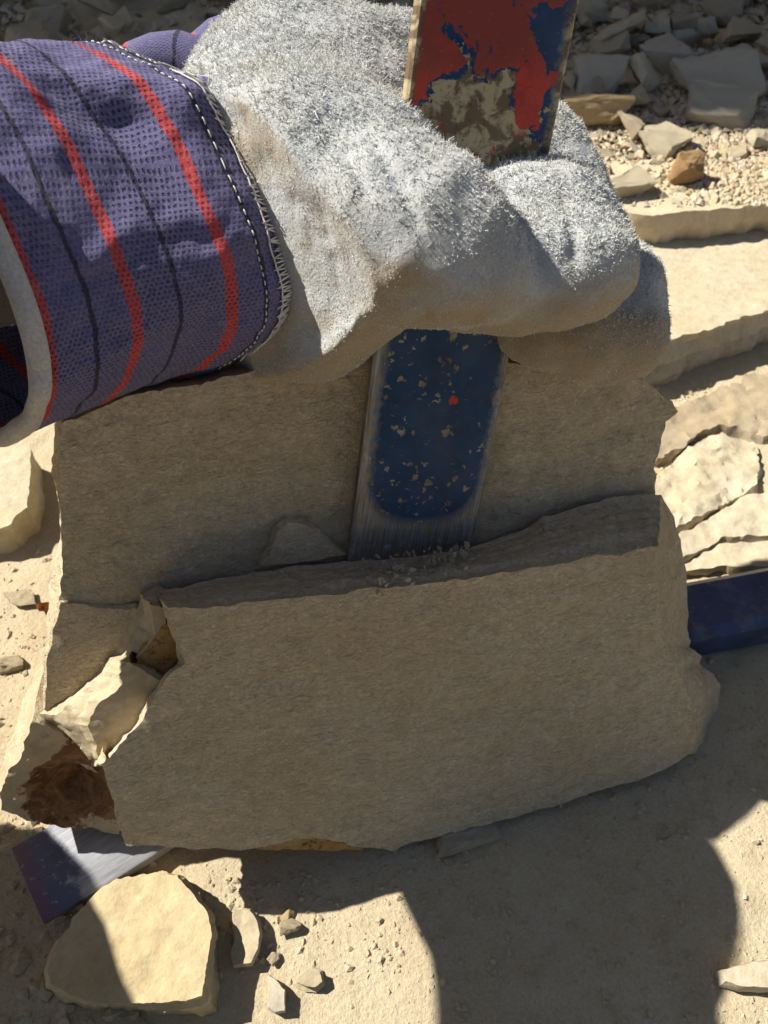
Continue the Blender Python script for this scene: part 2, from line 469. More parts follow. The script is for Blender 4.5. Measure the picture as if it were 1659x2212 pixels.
# lower left lump with its iron stained hollow
Lp = [(72,1543),(135,1568),(200,1628),(226,1660),(250,1710),(268,1775),(262,1794),(190,1786),(120,1778),(50,1766),(6,1744),(0,1706),(24,1652),(46,1618)]
f = outl(SLAB, Lp, 0.0)
fl = np.array(f); cx = fl.mean(0)
def lump_off(a, b_):
    a = np.asarray(a); b_ = np.asarray(b_)
    r = np.hypot(a - cx[0] - 0.004, (b_ - cx[1]))
    return 0.004 - 0.016*np.exp(-(r/0.016)**2) - 0.10*np.clip(fl[:,0].min()+0.025 - a, 0, 1)
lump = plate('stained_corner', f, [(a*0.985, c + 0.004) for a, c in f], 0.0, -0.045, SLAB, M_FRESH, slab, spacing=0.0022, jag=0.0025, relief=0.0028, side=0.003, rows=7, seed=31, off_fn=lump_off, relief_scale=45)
cen = np.array(SLAB.px(160, 1690, 0.0))
co = np.array([v.co[:] for v in lump.data.vertices])
la, lb = (co - SLAB.o) @ SLAB.e1 - cen[0], (co - SLAB.o) @ SLAB.e2 - cen[1]
st = np.clip(1.2 - np.hypot((la - 0.006 - 0.35*lb)/0.034, lb/0.034)**1.6*0.75, 0, 1)
an_ = lump.data.attributes.new('stain', 'FLOAT', 'POINT'); an_.data.foreach_set('value', st.astype(np.float32))
lump.data.materials[0] = M_CORNER
tag(lump, 'broken lower left corner with a dark brown iron stained hollow')
# ochre streak under the lower edge
fp = [(520,1822),(600,1812),(660,1801),(720,1808),(770,1822),(790,1832),(700,1836),(620,1834),(560,1834)]
f = outl(SLAB, fp, T_F - 0.004)
plate('ochre_streak', f, f, T_F - 0.004, T_F - 0.02, SLAB, M_AMBER, slab, spacing=0.0022, jag=0.0016, relief=0.0014, side=0.001, rows=3, seed=35)

# ------------------------------------------------------------------ chisel held in the fist
def m_paint():
    """red over blue over bare steel, worn through; uv = metres across / along from the cutting edge"""
    k = NT('worn_painted_steel')
    uvx = k.sep(k.uv); u, v = uvx[0], uvx[1]
    nb = k.noise(55, 6, 0.62, vec=k.uv, dist=0.5); nf = k.noise(210, 5, 0.65, vec=k.uv, dist=0.3); nr = k.noise(900, 3, 0.6, vec=k.uv)
    def c(n, a): return k.math('MULTIPLY', k.math('SUBTRACT', n, 0.5), a)
    # bare steel, brushed along the blade
    mp = k.n('Mapping', 0, {'Vector': k.uv, 'Scale': (1200, 45, 1)})
    br = k.noise(1.0, 3, 0.6, vec=mp)
    steel = k.mix(k.ramp(br, 0.3, 0.7), (0.11, 0.11, 0.115), (0.36, 0.36, 0.355))
    steel = k.mix(k.ramp(nf, 0.5, 0.62, 0, 0.85), steel, (0.26, 0.20, 0.13))
    nc = k.noise(115, 6, 0.68, vec=k.uv, dist=0.6)
    corr = k.mix(k.ramp(nc, 0.47, 0.56), (0.155, 0.10, 0.055), (0.43, 0.35, 0.205))
    corr = k.mix(k.ramp(k.noise(330, 5, 0.7, vec=k.uv), 0.58, 0.68), corr, (0.06, 0.045, 0.035))
    up = k.ramp(v, 0.150, 0.165)
    bare = k.mix(up, steel, corr)
    # blue layer: a round ended field low on the blade
    ax = k.math('ABSOLUTE', k.math('SUBTRACT', u, 0.001))
    e = k.math('ADD', k.ramp(ax, 0.0, 0.033, 0, 1.0), c(nf, 0.25))
    fld = k.ramp(k.math('ADD', k.math('POWER', k.ramp(v, 0.010, 0.045, 1.15, 0), 2.0), k.math('POWER', e, 3.0)), 0.50, 0.85, 1, 0)
    wv = k.n('VectorMath', 0, {0: k.uv, 1: k.n('VectorMath', 0, {0: k.n('TexNoise', 'Color', {'Vector': k.uv, 'Scale': 380.0, 'Detail': 3.0}), 1: (0.006, 0.006, 0.0)}, operation='MULTIPLY')}, operation='ADD')
    chips = k.math('MULTIPLY', k.ramp(k.voro(270, wv), 0.26, 0.30, 1, 0), k.ramp(k.math('ADD', k.noise(75, 3, 0.5, vec=k.uv), k.math('ADD', k.ramp(v, 0.085, 0.11, 0, 0.07), k.ramp(v, 0.06, 0.04, 0, 0.07))), 0.53, 0.56))
    chips2 = k.math('MULTIPLY', k.ramp(k.voro(130, wv), 0.22, 0.27, 1, 0), k.ramp(k.noise(40, 3, 0.5, vec=k.uv), 0.53, 0.56))
    chips = k.math('MAXIMUM', chips, chips2)
    chips = k.math('MULTIPLY', chips, k.ramp(v, 0.16, 0.15))
    # a worn window through both coats where the hand rubs
    wx = k.math('DIVIDE', k.math('ADD', u, 0.0025), 0.0300); wy = k.math('DIVIDE', k.math('SUBTRACT', v, 0.184), 0.040)
    wr = k.math('ADD', k.math('ADD', k.math('MULTIPLY', wx, wx), k.math('MULTIPLY', wy, wy)), c(nb, 2.6))
    win = k.ramp(wr, 0.95, 1.0, 1, 0)
    win2 = k.math('MULTIPLY', k.ramp(wr, 1.55, 1.7, 1, 0), k.ramp(nf, 0.56, 0.58))
    win = k.math('MAXIMUM', win, win2)
    blue_m = k.math('MULTIPLY', k.math('MULTIPLY', fld, k.math('SUBTRACT', 1.0, chips)), k.math('SUBTRACT', 1.0, win))
    blue = k.mix(k.ramp(nb, 0.35, 0.7), (0.004, 0.028, 0.080), (0.007, 0.050, 0.14))
    col = k.mix(blue_m, bare, blue)
    # red layer over the upper half, torn edge
    redb = k.math('ADD', k.math('ADD', v, c(nb, 0.055)), c(nf, 0.012))
    redm = k.ramp(redb, 0.2035, 0.2042)
    torn = k.ramp(k.math('ADD', k.math('ADD', u, c(k.noise(48, 5, 0.62, vec=k.uv, dist=0.3), 0.075)), c(nf, 0.012)), 0.0215, 0.0222, 1, 0)
    redm = k.math('MULTIPLY', k.math('MULTIPLY', redm, torn), k.ramp(wr, 1.12, 1.18))
    blob = k.ramp(k.math('ADD', k.math('POWER', k.math('MULTIPLY', k.math('SUBTRACT', u, 0.0185), 150), 2.0), k.math('ADD', k.math('POWER', k.math('MULTIPLY', k.math('SUBTRACT', v, 0.217), 66), 2.0), c(nb, 2.4))), 0.9, 0.95, 1, 0)
    redm = k.math('MAXIMUM', redm, blob)
    dot = k.ramp(k.math('ADD', k.math('POWER', k.math('MULTIPLY', k.math('SUBTRACT', u, 0.0085), 480), 2.0), k.math('ADD', k.math('POWER', k.math('MULTIPLY', k.math('SUBTRACT', v, 0.0855), 420), 2.0), c(nf, 6.0))), 0.8, 1.0, 1, 0)
    redm = k.math('MAXIMUM', redm, dot)
    sml = k.math('MULTIPLY', k.ramp(k.noise(130, 4, 0.6, vec=k.uv, dist=0.4), 0.615, 0.625), k.ramp(v, 0.165, 0.175))
    redm = k.math('MAXIMUM', redm, k.math('MULTIPLY', sml, k.ramp(v, 0.205, 0.198)))
    edge = k.ramp(k.math('ADD', ax, c(nf, 0.0035)), 0.0305, 0.0315, 1, 0)
    blue_m = k.math('MULTIPLY', blue_m, edge); redm = k.math('MULTIPLY', redm, edge)
    col = k.mix(blue_m, bare, blue)
    redm = k.math('MULTIPLY', redm, k.ramp(k.noise(80, 5, 0.64, vec=k.uv, dist=0.5), 0.585, 0.592, 1, 0))
    red = k.mix(k.ramp(k.math('ADD', v, c(nb, 0.06)), 0.216, 0.232), (0.47, 0.044, 0.026), (0.25, 0.044, 0.028))
    scr = k.ramp(k.noise(1.0, 2, 0.5, vec=k.n('Mapping', 0, {'Vector': k.uv, 'Scale': (260, 1400, 1), 'Rotation': (0, 0, 0.7)})), 0.70, 0.74)
    col = k.mix(k.math('MULTIPLY', chips, k.math('MULTIPLY', fld, edge)), col, k.mix(k.ramp(nb, 0.4, 0.6), (0.13, 0.10, 0.075), (0.34, 0.29, 0.20)))
    col = k.mix(redm, col, red)
    col = k.mix(k.math('MULTIPLY', scr, 0.35), col, (0.42, 0.36, 0.28))
    dust = k.ramp(k.noise(24, 5, 0.6, vec=k.uv), 0.45, 0.7, 0.0, 0.09)
    col = k.mix(dust, col, (0.42, 0.36, 0.26))
    painted = k.math('MAXIMUM', blue_m, redm)
    lay = k.math('ADD', blue_m, redm)
    b = k.bump(lay, 0.7, 0.0003)
    b = k.bump(nr, 0.15, 0.0002, b)
    metal = k.math('MULTIPLY', k.math('SUBTRACT', 1.0, k.math('MAXIMUM', painted, chips)), k.ramp(v, 0.13, 0.15, 0.65, 0.1))
    ro = k.math('ADD', k.ramp(painted, 0, 1, 0.50, 0.42), c(nf, 0.25))
    return k.fin(col, ro, b, spec=0.25, metal=metal)
M_PAINT = m_paint()

CH_W, CH_T, CH_L = 0.0655, 0.0075, 0.262
d_top = None
# the chisel lies in a plane parallel to the slab; its axis passes through the two measured points
c0 = np.array(SLAB.px(883, 1192, 0.004)); c1 = np.array(SLAB.px(1072, 0, 0.004))
axd = (c1 - c0) / np.linalg.norm(c1 - c0)
CX_A = SLAB.e1*axd[0] + SLAB.e2*axd[1]
CX_N = SLAB.n
CX_U = np.cross(CX_A, CX_N)
if CX_U @ SLAB.e1 < 0: CX_U = -CX_U
c_or = SLAB.p(c0[0], c0[1], 0.0055)
def chisel_pt(u, v, w): return c_or + CX_U*u + CX_A*v + CX_N*w
V, Fc, UV = [], [], []
vs_ = [-0.012, 0.0, 0.006, 0.02, 0.035, 0.06, 0.1, 0.14, 0.18, 0.22, CH_L - 0.004, CH_L]
prof = lambda hw, ht: [(-hw+0.0012, -ht), (-hw, -ht+0.0012), (-hw, ht-0.0012), (-hw+0.0012, ht), (hw-0.0012, ht), (hw, ht-0.0012), (hw, -ht+0.0012), (hw-0.0012, -ht)]
for v in vs_:
    ht = CH_T/2 * min(1.0, 0.42 + max(0, v + 0.012)/0.06)
    sh = -(CH_T/2 - ht)*0.4
    if v > CH_L - 0.001: ht *= 0.8
    for (u, w) in prof(CH_W/2, ht):
        V.append(chisel_pt(u, v, w + sh)); UV.append((u, v))
for r in range(len(vs_) - 1):
    for i in range(8):
        j = (i + 1) % 8
        Fc.append((r*8+i, r*8+j, (r+1)*8+j, (r+1)*8+i))
Fc += [tuple(range(7, -1, -1)), tuple(range((len(vs_)-1)*8, len(vs_)*8))]
ch = mesh_obj('flat_chisel', V, Fc, M_PAINT, None, True, 30, uv=UV)
bmx = bmesh.new(); bmx.from_mesh(ch.data); bmesh.ops.recalc_face_normals(bmx, faces=bmx.faces); bmx.to_mesh(ch.data); bmx.free()
tag(ch, 'upright wide steel chisel, worn red over blue paint, gripped in the glove', 'chisel')

# ------------------------------------------------------------------ work glove: leather hand closed round the chisel, striped canvas cuff
def sd_cone(P, a, b, r1, r2):
    ab = b - a; L2 = ab @ ab
    t = np.clip(((P - a) @ ab) / L2, 0, 1)
    return np.linalg.norm(P - a - t[:, None]*ab, axis=1) - (r1 + (r2 - r1)*t)

def smin(a, b, k):
    h = np.clip(0.5 + 0.5*(b - a)/k, 0, 1)
    return b*(1-h) + a*h - k*h*(1-h)

def chain(pts):
    return [(at(*p[:3]), at(*q[:3]), p[3], q[3]) for p, q in zip(pts[:-1], pts[1:])]

CUFF_C0 = at(398, 460, .378); CUFF_AXIS = at(-212, 526, .341) - CUFF_C0; CUFF_AXIS /= np.linalg.norm(CUFF_AXIS)
_cb = -FWD - ((-FWD) @ CUFF_AXIS)*CUFF_AXIS; _cb /= np.linalg.norm(_cb); _ca = np.cross(_cb, CUFF_AXIS); _ca *= np.sign(_ca @ UPV)
G_PALM = (chain([(570,430,.374,.046),(680,435,.363,.046),(760,450,.359,.043)]) +                     # wrist and thenar mass
          chain([(530,245,.394,.0275),(600,184,.402,.0300),(720,176,.412,.0300),(850,190,.424,.0300)]) +   # edge of the hand by the forefinger
          chain([(570,600,.377,.035),(680,588,.372,.034),(780,555,.370,.029)]) +
          chain([(600,310,.387,.040),(770,305,.406,.035),(880,330,.428,.030)]) +
          chain([(570,712,.386,.0168),(680,704,.390,.0160),(742,680,.394,.0120)]))
G_BACK = (chain([(850,192,.424,.029),(1010,250,.434,.027),(1150,330,.436,.023),(1222,385,.430,.019)]) +
          chain([(900,330,.424,.030),(1100,430,.434,.026),(1240,480,.430,.022)]) +
          chain([(820,520,.415,.026),(1050,600,.424,.024),(1240,650,.424,.023)]))
G_RIDGE = chain([(740,455,.351,.0410),(850,492,.339,.0352),(925,524,.333,.0288),(990,562,.332,.0218),(1060,600,.335,.0145),(1120,628,.341,.0095)])
G_THUMB = (chain([(940,600,.350,.0172),(1060,594,.352,.0165),(1185,590,.354,.0170),(1262,580,.360,.0148),(1300,574,.365,.0108)]) +
           chain([(1000,508,.374,.0180),(1090,484,.375,.0185),(1185,482,.376,.0178),(1255,508,.380,.0142)]))
G_MID = chain([(1150,600,.396,.018),(1270,630,.396,.0185),(1345,642,.400,.0172),(1335,620,.412,.019),(1250,560,.426,.020)])
G_RING = chain([(1128,708,.400,.0150),(1180,712,.397,.0185),(1270,722,.396,.0220),(1335,724,.400,.0205),(1340,690,.412,.020),(1250,650,.426,.020)])
G_LITTLE = chain([(1150,705,.406,.017),(1250,742,.408,.0180),(1310,750,.410,.0170),(1260,720,.418,.017)])

def glove_sdf(P):
    def grp(L, k):
        d = None
        for g in L:
            e = sd_cone(P, *g); d = e if d is None else smin(d, e, k)
        return d
    palm = grp(G_PALM, 0.022)
    d = smin(palm, grp(G_BACK, 0.012), 0.014)
    d = smin(d, grp(G_RING, 0.006), 0.004)
    d = smin(d, grp(G_LITTLE, 0.006), 0.004)
    d = smin(d, grp(G_MID, 0.006), 0.004)
    th = smin(grp(G_RIDGE, 0.012), grp(G_THUMB, 0.024), 0.0035)
    d = smin(d, th, 0.0035)
    q = P - CUFF_C0
    a_ = (q @ CUFF_AXIS + 0.026*np.clip(q @ _cb/0.046, -1, 1.1) - 0.021*np.clip(q @ _ca/0.064, -1.1, 1.1) - 0.005)*0.8
    d = np.maximum(d, a_)
    # slack leather: broad buckles
    d = d + fbm(P, 22, 3, 77) * 0.0030 + fbm(P, 60, 2, 78) * 0.0009 + fbm(P, 120, 2, 79) * 0.0007
    return d

def march(x, y, sdf, d0=0.22, d1=0.6):
    r = ray(x, y); t = d0
    for _ in range(90):
        s = float(sdf((CAM + r*t)[None])[0])
        if s < 0.0004: return CAM + r*t
        t += max(0.0005, s*0.8/np.linalg.norm(r))
        if t > d1: return None
    return None

# creases pressed into the leather
creases = [([(690,260),(750,330),(790,420)], 0.0013), ([(800,300),(860,390),(900,480)], 0.0013), ([(1215,430),(1240,500),(1240,560)], 0.0013)]
CR = []
for pl, rad in creases:
    pts = [march(x, y, glove_sdf) for x, y in pl]
    pts = [p for p in pts if p is not None]
    CR += [(pts[i], pts[i+1], rad, rad) for i in range(len(pts)-1)]
def glove_full(P):
    d = glove_sdf(P)
    for g in CR:
        e = -(sd_cone(P, *g))
        h = np.clip(0.5 - 0.5*(e + -d)/0.004, 0, 1)      # smooth max(d, -groove)
        d = -smin(-d, -e, 0.004)
    return d

def surface_nets(fn, lo, hi, step):
    n = np.ceil((hi - lo)/step).astype(int) + 1
    ax = [lo[i] + np.arange(n[i])*step for i in range(3)]
    X, Y, Z = np.meshgrid(*ax, indexing='ij')
    P = np.column_stack([X.ravel(), Y.ravel(), Z.ravel()])
    S = np.concatenate([fn(c) for c in np.array_split(P, max(1, len(P)//250000))]).reshape(n)
    ins = S < 0
    cell = np.zeros(n - 1, int)
    acc = np.zeros((*(n-1), 3)); cnt = np.zeros(n - 1)
    corners = [(i, j, k) for i in (0, 1) for j in (0, 1) for k in (0, 1)]
    def sub(A, c): return A[c[0]:c[0]+n[0]-1, c[1]:c[1]+n[1]-1, c[2]:c[2]+n[2]-1]
    for a in corners:
        for b in corners:
            if sum(b) - sum(a) == 1 and all(b[i] >= a[i] for i in range(3)):
                sa, sb = sub(S, a), sub(S, b)
                x = (sa < 0) != (sb < 0)
                t = np.where(x, sa/np.where(x, sa - sb, 1), 0)
                for i in range(3):
                    acc[..., i] += np.where(x, a[i] + t*(b[i]-a[i]), 0)
                cnt += x
    act = cnt > 0
    vid = -np.ones(n - 1, int); vid[act] = np.arange(act.sum())
    I = np.argwhere(act)
    Vx = lo + (I + acc[act]/cnt[act][:, None])*step
    quads = []
    for axn in range(3):
        o1, o2 = (axn+1) % 3, (axn+2) % 3
        sl0 = [slice(None)]*3; sl1 = [slice(None)]*3
        sl0[axn] = slice(0, n[axn]-1); sl1[axn] = slice(1, n[axn])
        ch_ = ins[tuple(sl0)] != ins[tuple(sl1)]
        E = np.argwhere(ch_)
        E = E[(E[:, o1] > 0) & (E[:, o2] > 0) & (E[:, o1] < n[o1]-1) & (E[:, o2] < n[o2]-1)]
        q = []
        for (da, db) in ((-1, -1), (0, -1), (0, 0), (-1, 0)):
            c = E.copy(); c[:, o1] += da; c[:, o2] += db
            q.append(vid[c[:, 0], c[:, 1], c[:, 2]])
        q = np.array(q).T
        flip = ~ins[tuple(E.T)]
        q[flip] = q[flip][:, ::-1]
        quads.append(q)
    return Vx, np.vstack(quads)

allp = np.array([g[i] for L in (G_PALM, G_BACK, G_THUMB, G_RIDGE, G_MID, G_RING, G_LITTLE) for g in L for i in (0, 1)])
GV, GF = surface_nets(glove_full, allp.min(0) - 0.055, allp.max(0) + 0.055, 0.0017)

def m_suede():
    k = NT('split_leather')
    at_ = k.n('Attribute', 'Fac', attribute_name='soil')
    n1 = k.noise(38, 5, 0.6); n2 = k.noise(160, 5, 0.65); n3 = k.noise(900, 4, 0.7)
    col = k.mix(k.ramp(n1, 0.35, 0.68), (0.45, 0.465, 0.465), (0.38, 0.38, 0.36))
    col = k.mix(k.ramp(n2, 0.5, 0.72, 0, 0.5), col, (0.34, 0.34, 0.32))
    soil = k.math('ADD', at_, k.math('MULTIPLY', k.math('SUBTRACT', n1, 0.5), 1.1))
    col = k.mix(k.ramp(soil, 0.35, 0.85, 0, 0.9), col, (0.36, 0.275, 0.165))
    g = k.ramp(n3, 0.3, 0.7, 0.8, 1.12)
    col = k.mix(1.0, col, k.n('CombineColor', 0, {0: g, 1: g, 2: g}), 'MULTIPLY')
    b = k.bump(n2, 0.55, 0.0022)
    b = k.bump(n3, 0.8, 0.0009, b)
    k.put(k.b.inputs['Sheen Weight'], 0.25); k.put(k.b.inputs['Sheen Roughness'], 0.5)
    return k.fin(col, 0.95, b, spec=0.1)
M_SUEDE = m_suede()

glove = empty('work_glove', at(700, 700, 0.38))
tag(glove, 'grey suede work glove with striped purple canvas cuff, closed round the chisel', 'glove')
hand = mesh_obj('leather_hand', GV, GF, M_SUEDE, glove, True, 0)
me = hand.data
nrm = np.zeros(len(me.vertices)*3); me.vertices.foreach_get('normal', nrm); nrm = nrm.reshape(-1, 3)
# handling soil gathers on the gripping sides, finger ends and the lower rim of the palm
rel = GV - CAM
px_ = CX + FPX*(rel @ RGT)/(rel @ FWD); py_ = CY - FPX*(rel @ UPV)/(rel @ FWD)
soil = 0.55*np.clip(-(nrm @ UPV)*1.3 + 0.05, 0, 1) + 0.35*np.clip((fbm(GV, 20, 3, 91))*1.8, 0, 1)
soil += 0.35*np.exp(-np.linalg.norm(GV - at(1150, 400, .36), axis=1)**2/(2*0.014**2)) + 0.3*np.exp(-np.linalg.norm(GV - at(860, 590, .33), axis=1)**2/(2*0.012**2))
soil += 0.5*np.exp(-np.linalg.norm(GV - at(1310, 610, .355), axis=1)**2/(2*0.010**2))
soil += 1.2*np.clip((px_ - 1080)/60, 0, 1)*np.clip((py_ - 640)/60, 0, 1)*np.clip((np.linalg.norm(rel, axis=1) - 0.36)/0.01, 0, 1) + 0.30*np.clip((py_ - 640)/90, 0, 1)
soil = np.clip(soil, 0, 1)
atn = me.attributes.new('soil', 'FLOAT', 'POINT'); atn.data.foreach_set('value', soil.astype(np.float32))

def hair_object(name, roots, dirs, length, radius, material, parent, segs=4, curl=0.5, seed=3):
    r2 = np.random.default_rng(seed)
    n = len(roots)
    P = np.zeros((n, segs, 3)); P[:, 0] = roots
    d = dirs / np.linalg.norm(dirs, axis=1, keepdims=True)
    bend = r2.normal(size=(n, 3))
    for s in range(1, segs):
        d = d + bend*curl*0.5 + r2.normal(size=(n, 3))*curl*0.25
        d /= np.linalg.norm(d, axis=1, keepdims=True)
        P[:, s] = P[:, s-1] + d*(length/(segs-1))[:, None]
    hc = bpy.data.hair_curves.new(name)
    hc.add_curves([segs]*n)
    pa = hc.attributes.get('position') or hc.attributes.new('position', 'FLOAT_VECTOR', 'POINT')
    pa.data.foreach_set('vector', P.astype(np.float32).ravel())
    ra = hc.attributes.get('radius') or hc.attributes.new('radius', 'FLOAT', 'POINT')
    tp = np.linspace(1, 0.35, segs)
    ra.data.foreach_set('value', (radius[:, None]*tp[None]).astype(np.float32).ravel())
    hc.materials.append(material)
    return link(bpy.data.objects.new(name, hc), parent)

def sample_surface(V, Fq, n, weight=None, seed=5):
    r2 = np.random.default_rng(seed)
    T = np.vstack([Fq[:, [0, 1, 2]], Fq[:, [0, 2, 3]]])
    a, b, c = V[T[:, 0]], V[T[:, 1]], V[T[:, 2]]
    N = np.cross(b-a, c-a); A = np.linalg.norm(N, axis=1)
    N /= np.maximum(A, 1e-12)[:, None]
    w = A if weight is None else A*weight[T].mean(1)
    i = r2.choice(len(T), n, p=w/w.sum())
    u, v = r2.random(n), r2.random(n); m_ = u+v > 1; u[m_], v[m_] = 1-u[m_], 1-v[m_]
    return a[i] + (b-a)[i]*u[:, None] + (c-a)[i]*v[:, None], N[i], T[i, 0]

def m_fibre():
    k = NT('suede_fibre')
    r = k.n('HairInfo', 'Random')
    n1 = k.noise(38, 4, 0.6)
    col = k.mix(k.ramp(n1, 0.35, 0.68), (0.72, 0.745, 0.745), (0.63, 0.63, 0.59))
    col = k.mix(k.math('POWER', r, 1.8), col, (0.36, 0.34, 0.295))
    k.put(k.b.inputs['Sheen Weight'], 0.0)
    return k.fin(col, 0.8, None, spec=0.15)
M_FIBRE = m_fibre()
# raised nap: long and pale on the upper sides, rubbed short underneath
upn = np.clip((nrm @ UPV)*0.9 + (nrm @ -FWD)*0.25 + 0.25, 0.0, 1)
facing = np.clip(nrm @ (CAM - GV.mean(0))/np.linalg.norm(CAM - GV.mean(0)) + 0.45, 0, 1)
patch = np.clip(fbm(GV, 60, 3, 55)*1.6 + 0.75, 0.40, 1)
wgt = (0.55 + upn)*patch*(facing > 0)
NT_, PER = 52000, 4
rr = np.random.default_rng(8)
ct_, cn_, ci_ = sample_surface(GV, GF, NT_, wgt)
tdir = cn_*0.30 + rr.normal(size=(NT_, 3))*0.75 - UPV*0.10
tlen = (0.0010 + 0.0026*upn[ci_]*rr.random(NT_)**1.2)*np.where(rr.random(NT_) > 0.97, 1.8, 1.0)
rep = np.repeat(np.arange(NT_), PER); NH = len(rep)
off = rr.normal(size=(NH, 3))*0.00035
off -= (off*cn_[rep]).sum(1)[:, None]*cn_[rep]
nap = hair_object('suede_nap', ct_[rep] + off - cn_[rep]*0.0003, tdir[rep] + rr.normal(size=(NH, 3))*0.30, tlen[rep]*rr.uniform(0.6, 1.1, NH), np.full(NH, 0.00017)*rr.uniform(0.6, 1.4, NH), M_FIBRE, glove, 5, 0.9)
tag(nap, kind='stuff')

# cuff: a slack canvas tube from the wrist seam to an open hem
CUFF = [  # u, centre px x, y, depth, half height (m), half thickness (m), lean of the ring towards the lens
    (0.00, 396, 462, .378, .0650, .046), (0.25, 250, 478, .368, .0700, .049), (0.50, 104, 494, .359, .0725, .051),
    (0.75, -44, 512, .350, .0775, .052), (1.00, -192, 530, .341, .0810, .052)]
def lerp_cuff(u):
    u = min(max(u, -0.2), 1.2)
    for a, b in zip(CUFF[:-1], CUFF[1:]):
        if u <= b[0] or b is CUFF[-1]:
            t = (u - a[0])/(b[0] - a[0])
            return [x*(1-t) + y*t for x, y in zip(a, b)]
CUFF_AX = at(*CUFF[-1][1:4]) - at(*CUFF[0][1:4]); CUFF_LEN = np.linalg.norm(CUFF_AX); CUFF_AX /= CUFF_LEN
CUFF_B = -FWD - ((-FWD) @ CUFF_AX)*CUFF_AX; CUFF_B /= np.linalg.norm(CUFF_B)      # towards the lens
CUFF_A = np.cross(CUFF_B, CUFF_AX); CUFF_A /= np.linalg.norm(CUFF_A)
if CUFF_A @ UPV < 0: CUFF_A = -CUFF_A
def cuff_pts(u, v, lift=0.0):
    """u along 0..1, v angle: 0 = top, pi/2 = towards the lens"""
    u = np.asarray(u, float); v = np.asarray(v, float)
    par = np.array([lerp_cuff(x)[1:] for x in u])
    C = np.array([at(*p[:3]) for p in par])
    ca, sa = np.cos(v), np.sin(v)
    e = 0.80                                        # slightly squared section
    ca = np.sign(ca)*np.abs(ca)**e; sa = np.sign(sa)*np.abs(sa)**e
    skew = 0.026*np.sin(v) - 0.021*np.cos(v)
    P = C + CUFF_A*(par[:, 3]*ca)[:, None] + CUFF_B*(par[:, 4]*sa)[:, None] + CUFF_AX*(-skew)[:, None]
    nd = CUFF_A*(ca/par[:, 3])[:, None] + CUFF_B*(sa/par[:, 4])[:, None]; nd /= np.linalg.norm(nd, axis=1, keepdims=True)
    w = fbm(np.column_stack([u*1.6, np.cos(v)*1.5, np.sin(v)*1.5]), 1.5, 3, 101)*0.0055
    w += 0.0050*np.exp(-((v - 1.15 - 0.25*np.sin(u*5))/0.16)**2)*np.sin(u*9.0 + 0.6)     # soft horizontal buckle with two peaks
    w += fbm(np.column_stack([u*3.5, np.cos(v)*2.6, np.sin(v)*2.6]), 2.2, 3, 103)*0.0018
    w -= 0.006*np.exp(-(u/0.06)**2)
    return P + nd*(w + lift)[:, None], nd
NU, NVv = 150, 340
uu, vv = np.meshgrid(np.linspace(-0.04, 1, NU), np.linspace(0, 2*math.pi, NVv, endpoint=False), indexing='ij')
CP, CN = cuff_pts(uu.ravel(), vv.ravel())
CI, _ = cuff_pts(uu.ravel(), vv.ravel(), -0.0022)
def tube_faces(nu, nv, base=0, flip=False):
    i = np.arange(nu-1)[:, None]; j = np.arange(nv)[None, :]; k = (j+1) % nv
    q = np.stack([i*nv+j+0*k, (i+1)*nv+j+0*k, (i+1)*nv+k, i*nv+k], -1).reshape(-1, 4) + base
    return q[:, ::-1] if flip else q
UVc = np.column_stack([uu.ravel()*CUFF_LEN, vv.ravel()*0.062])
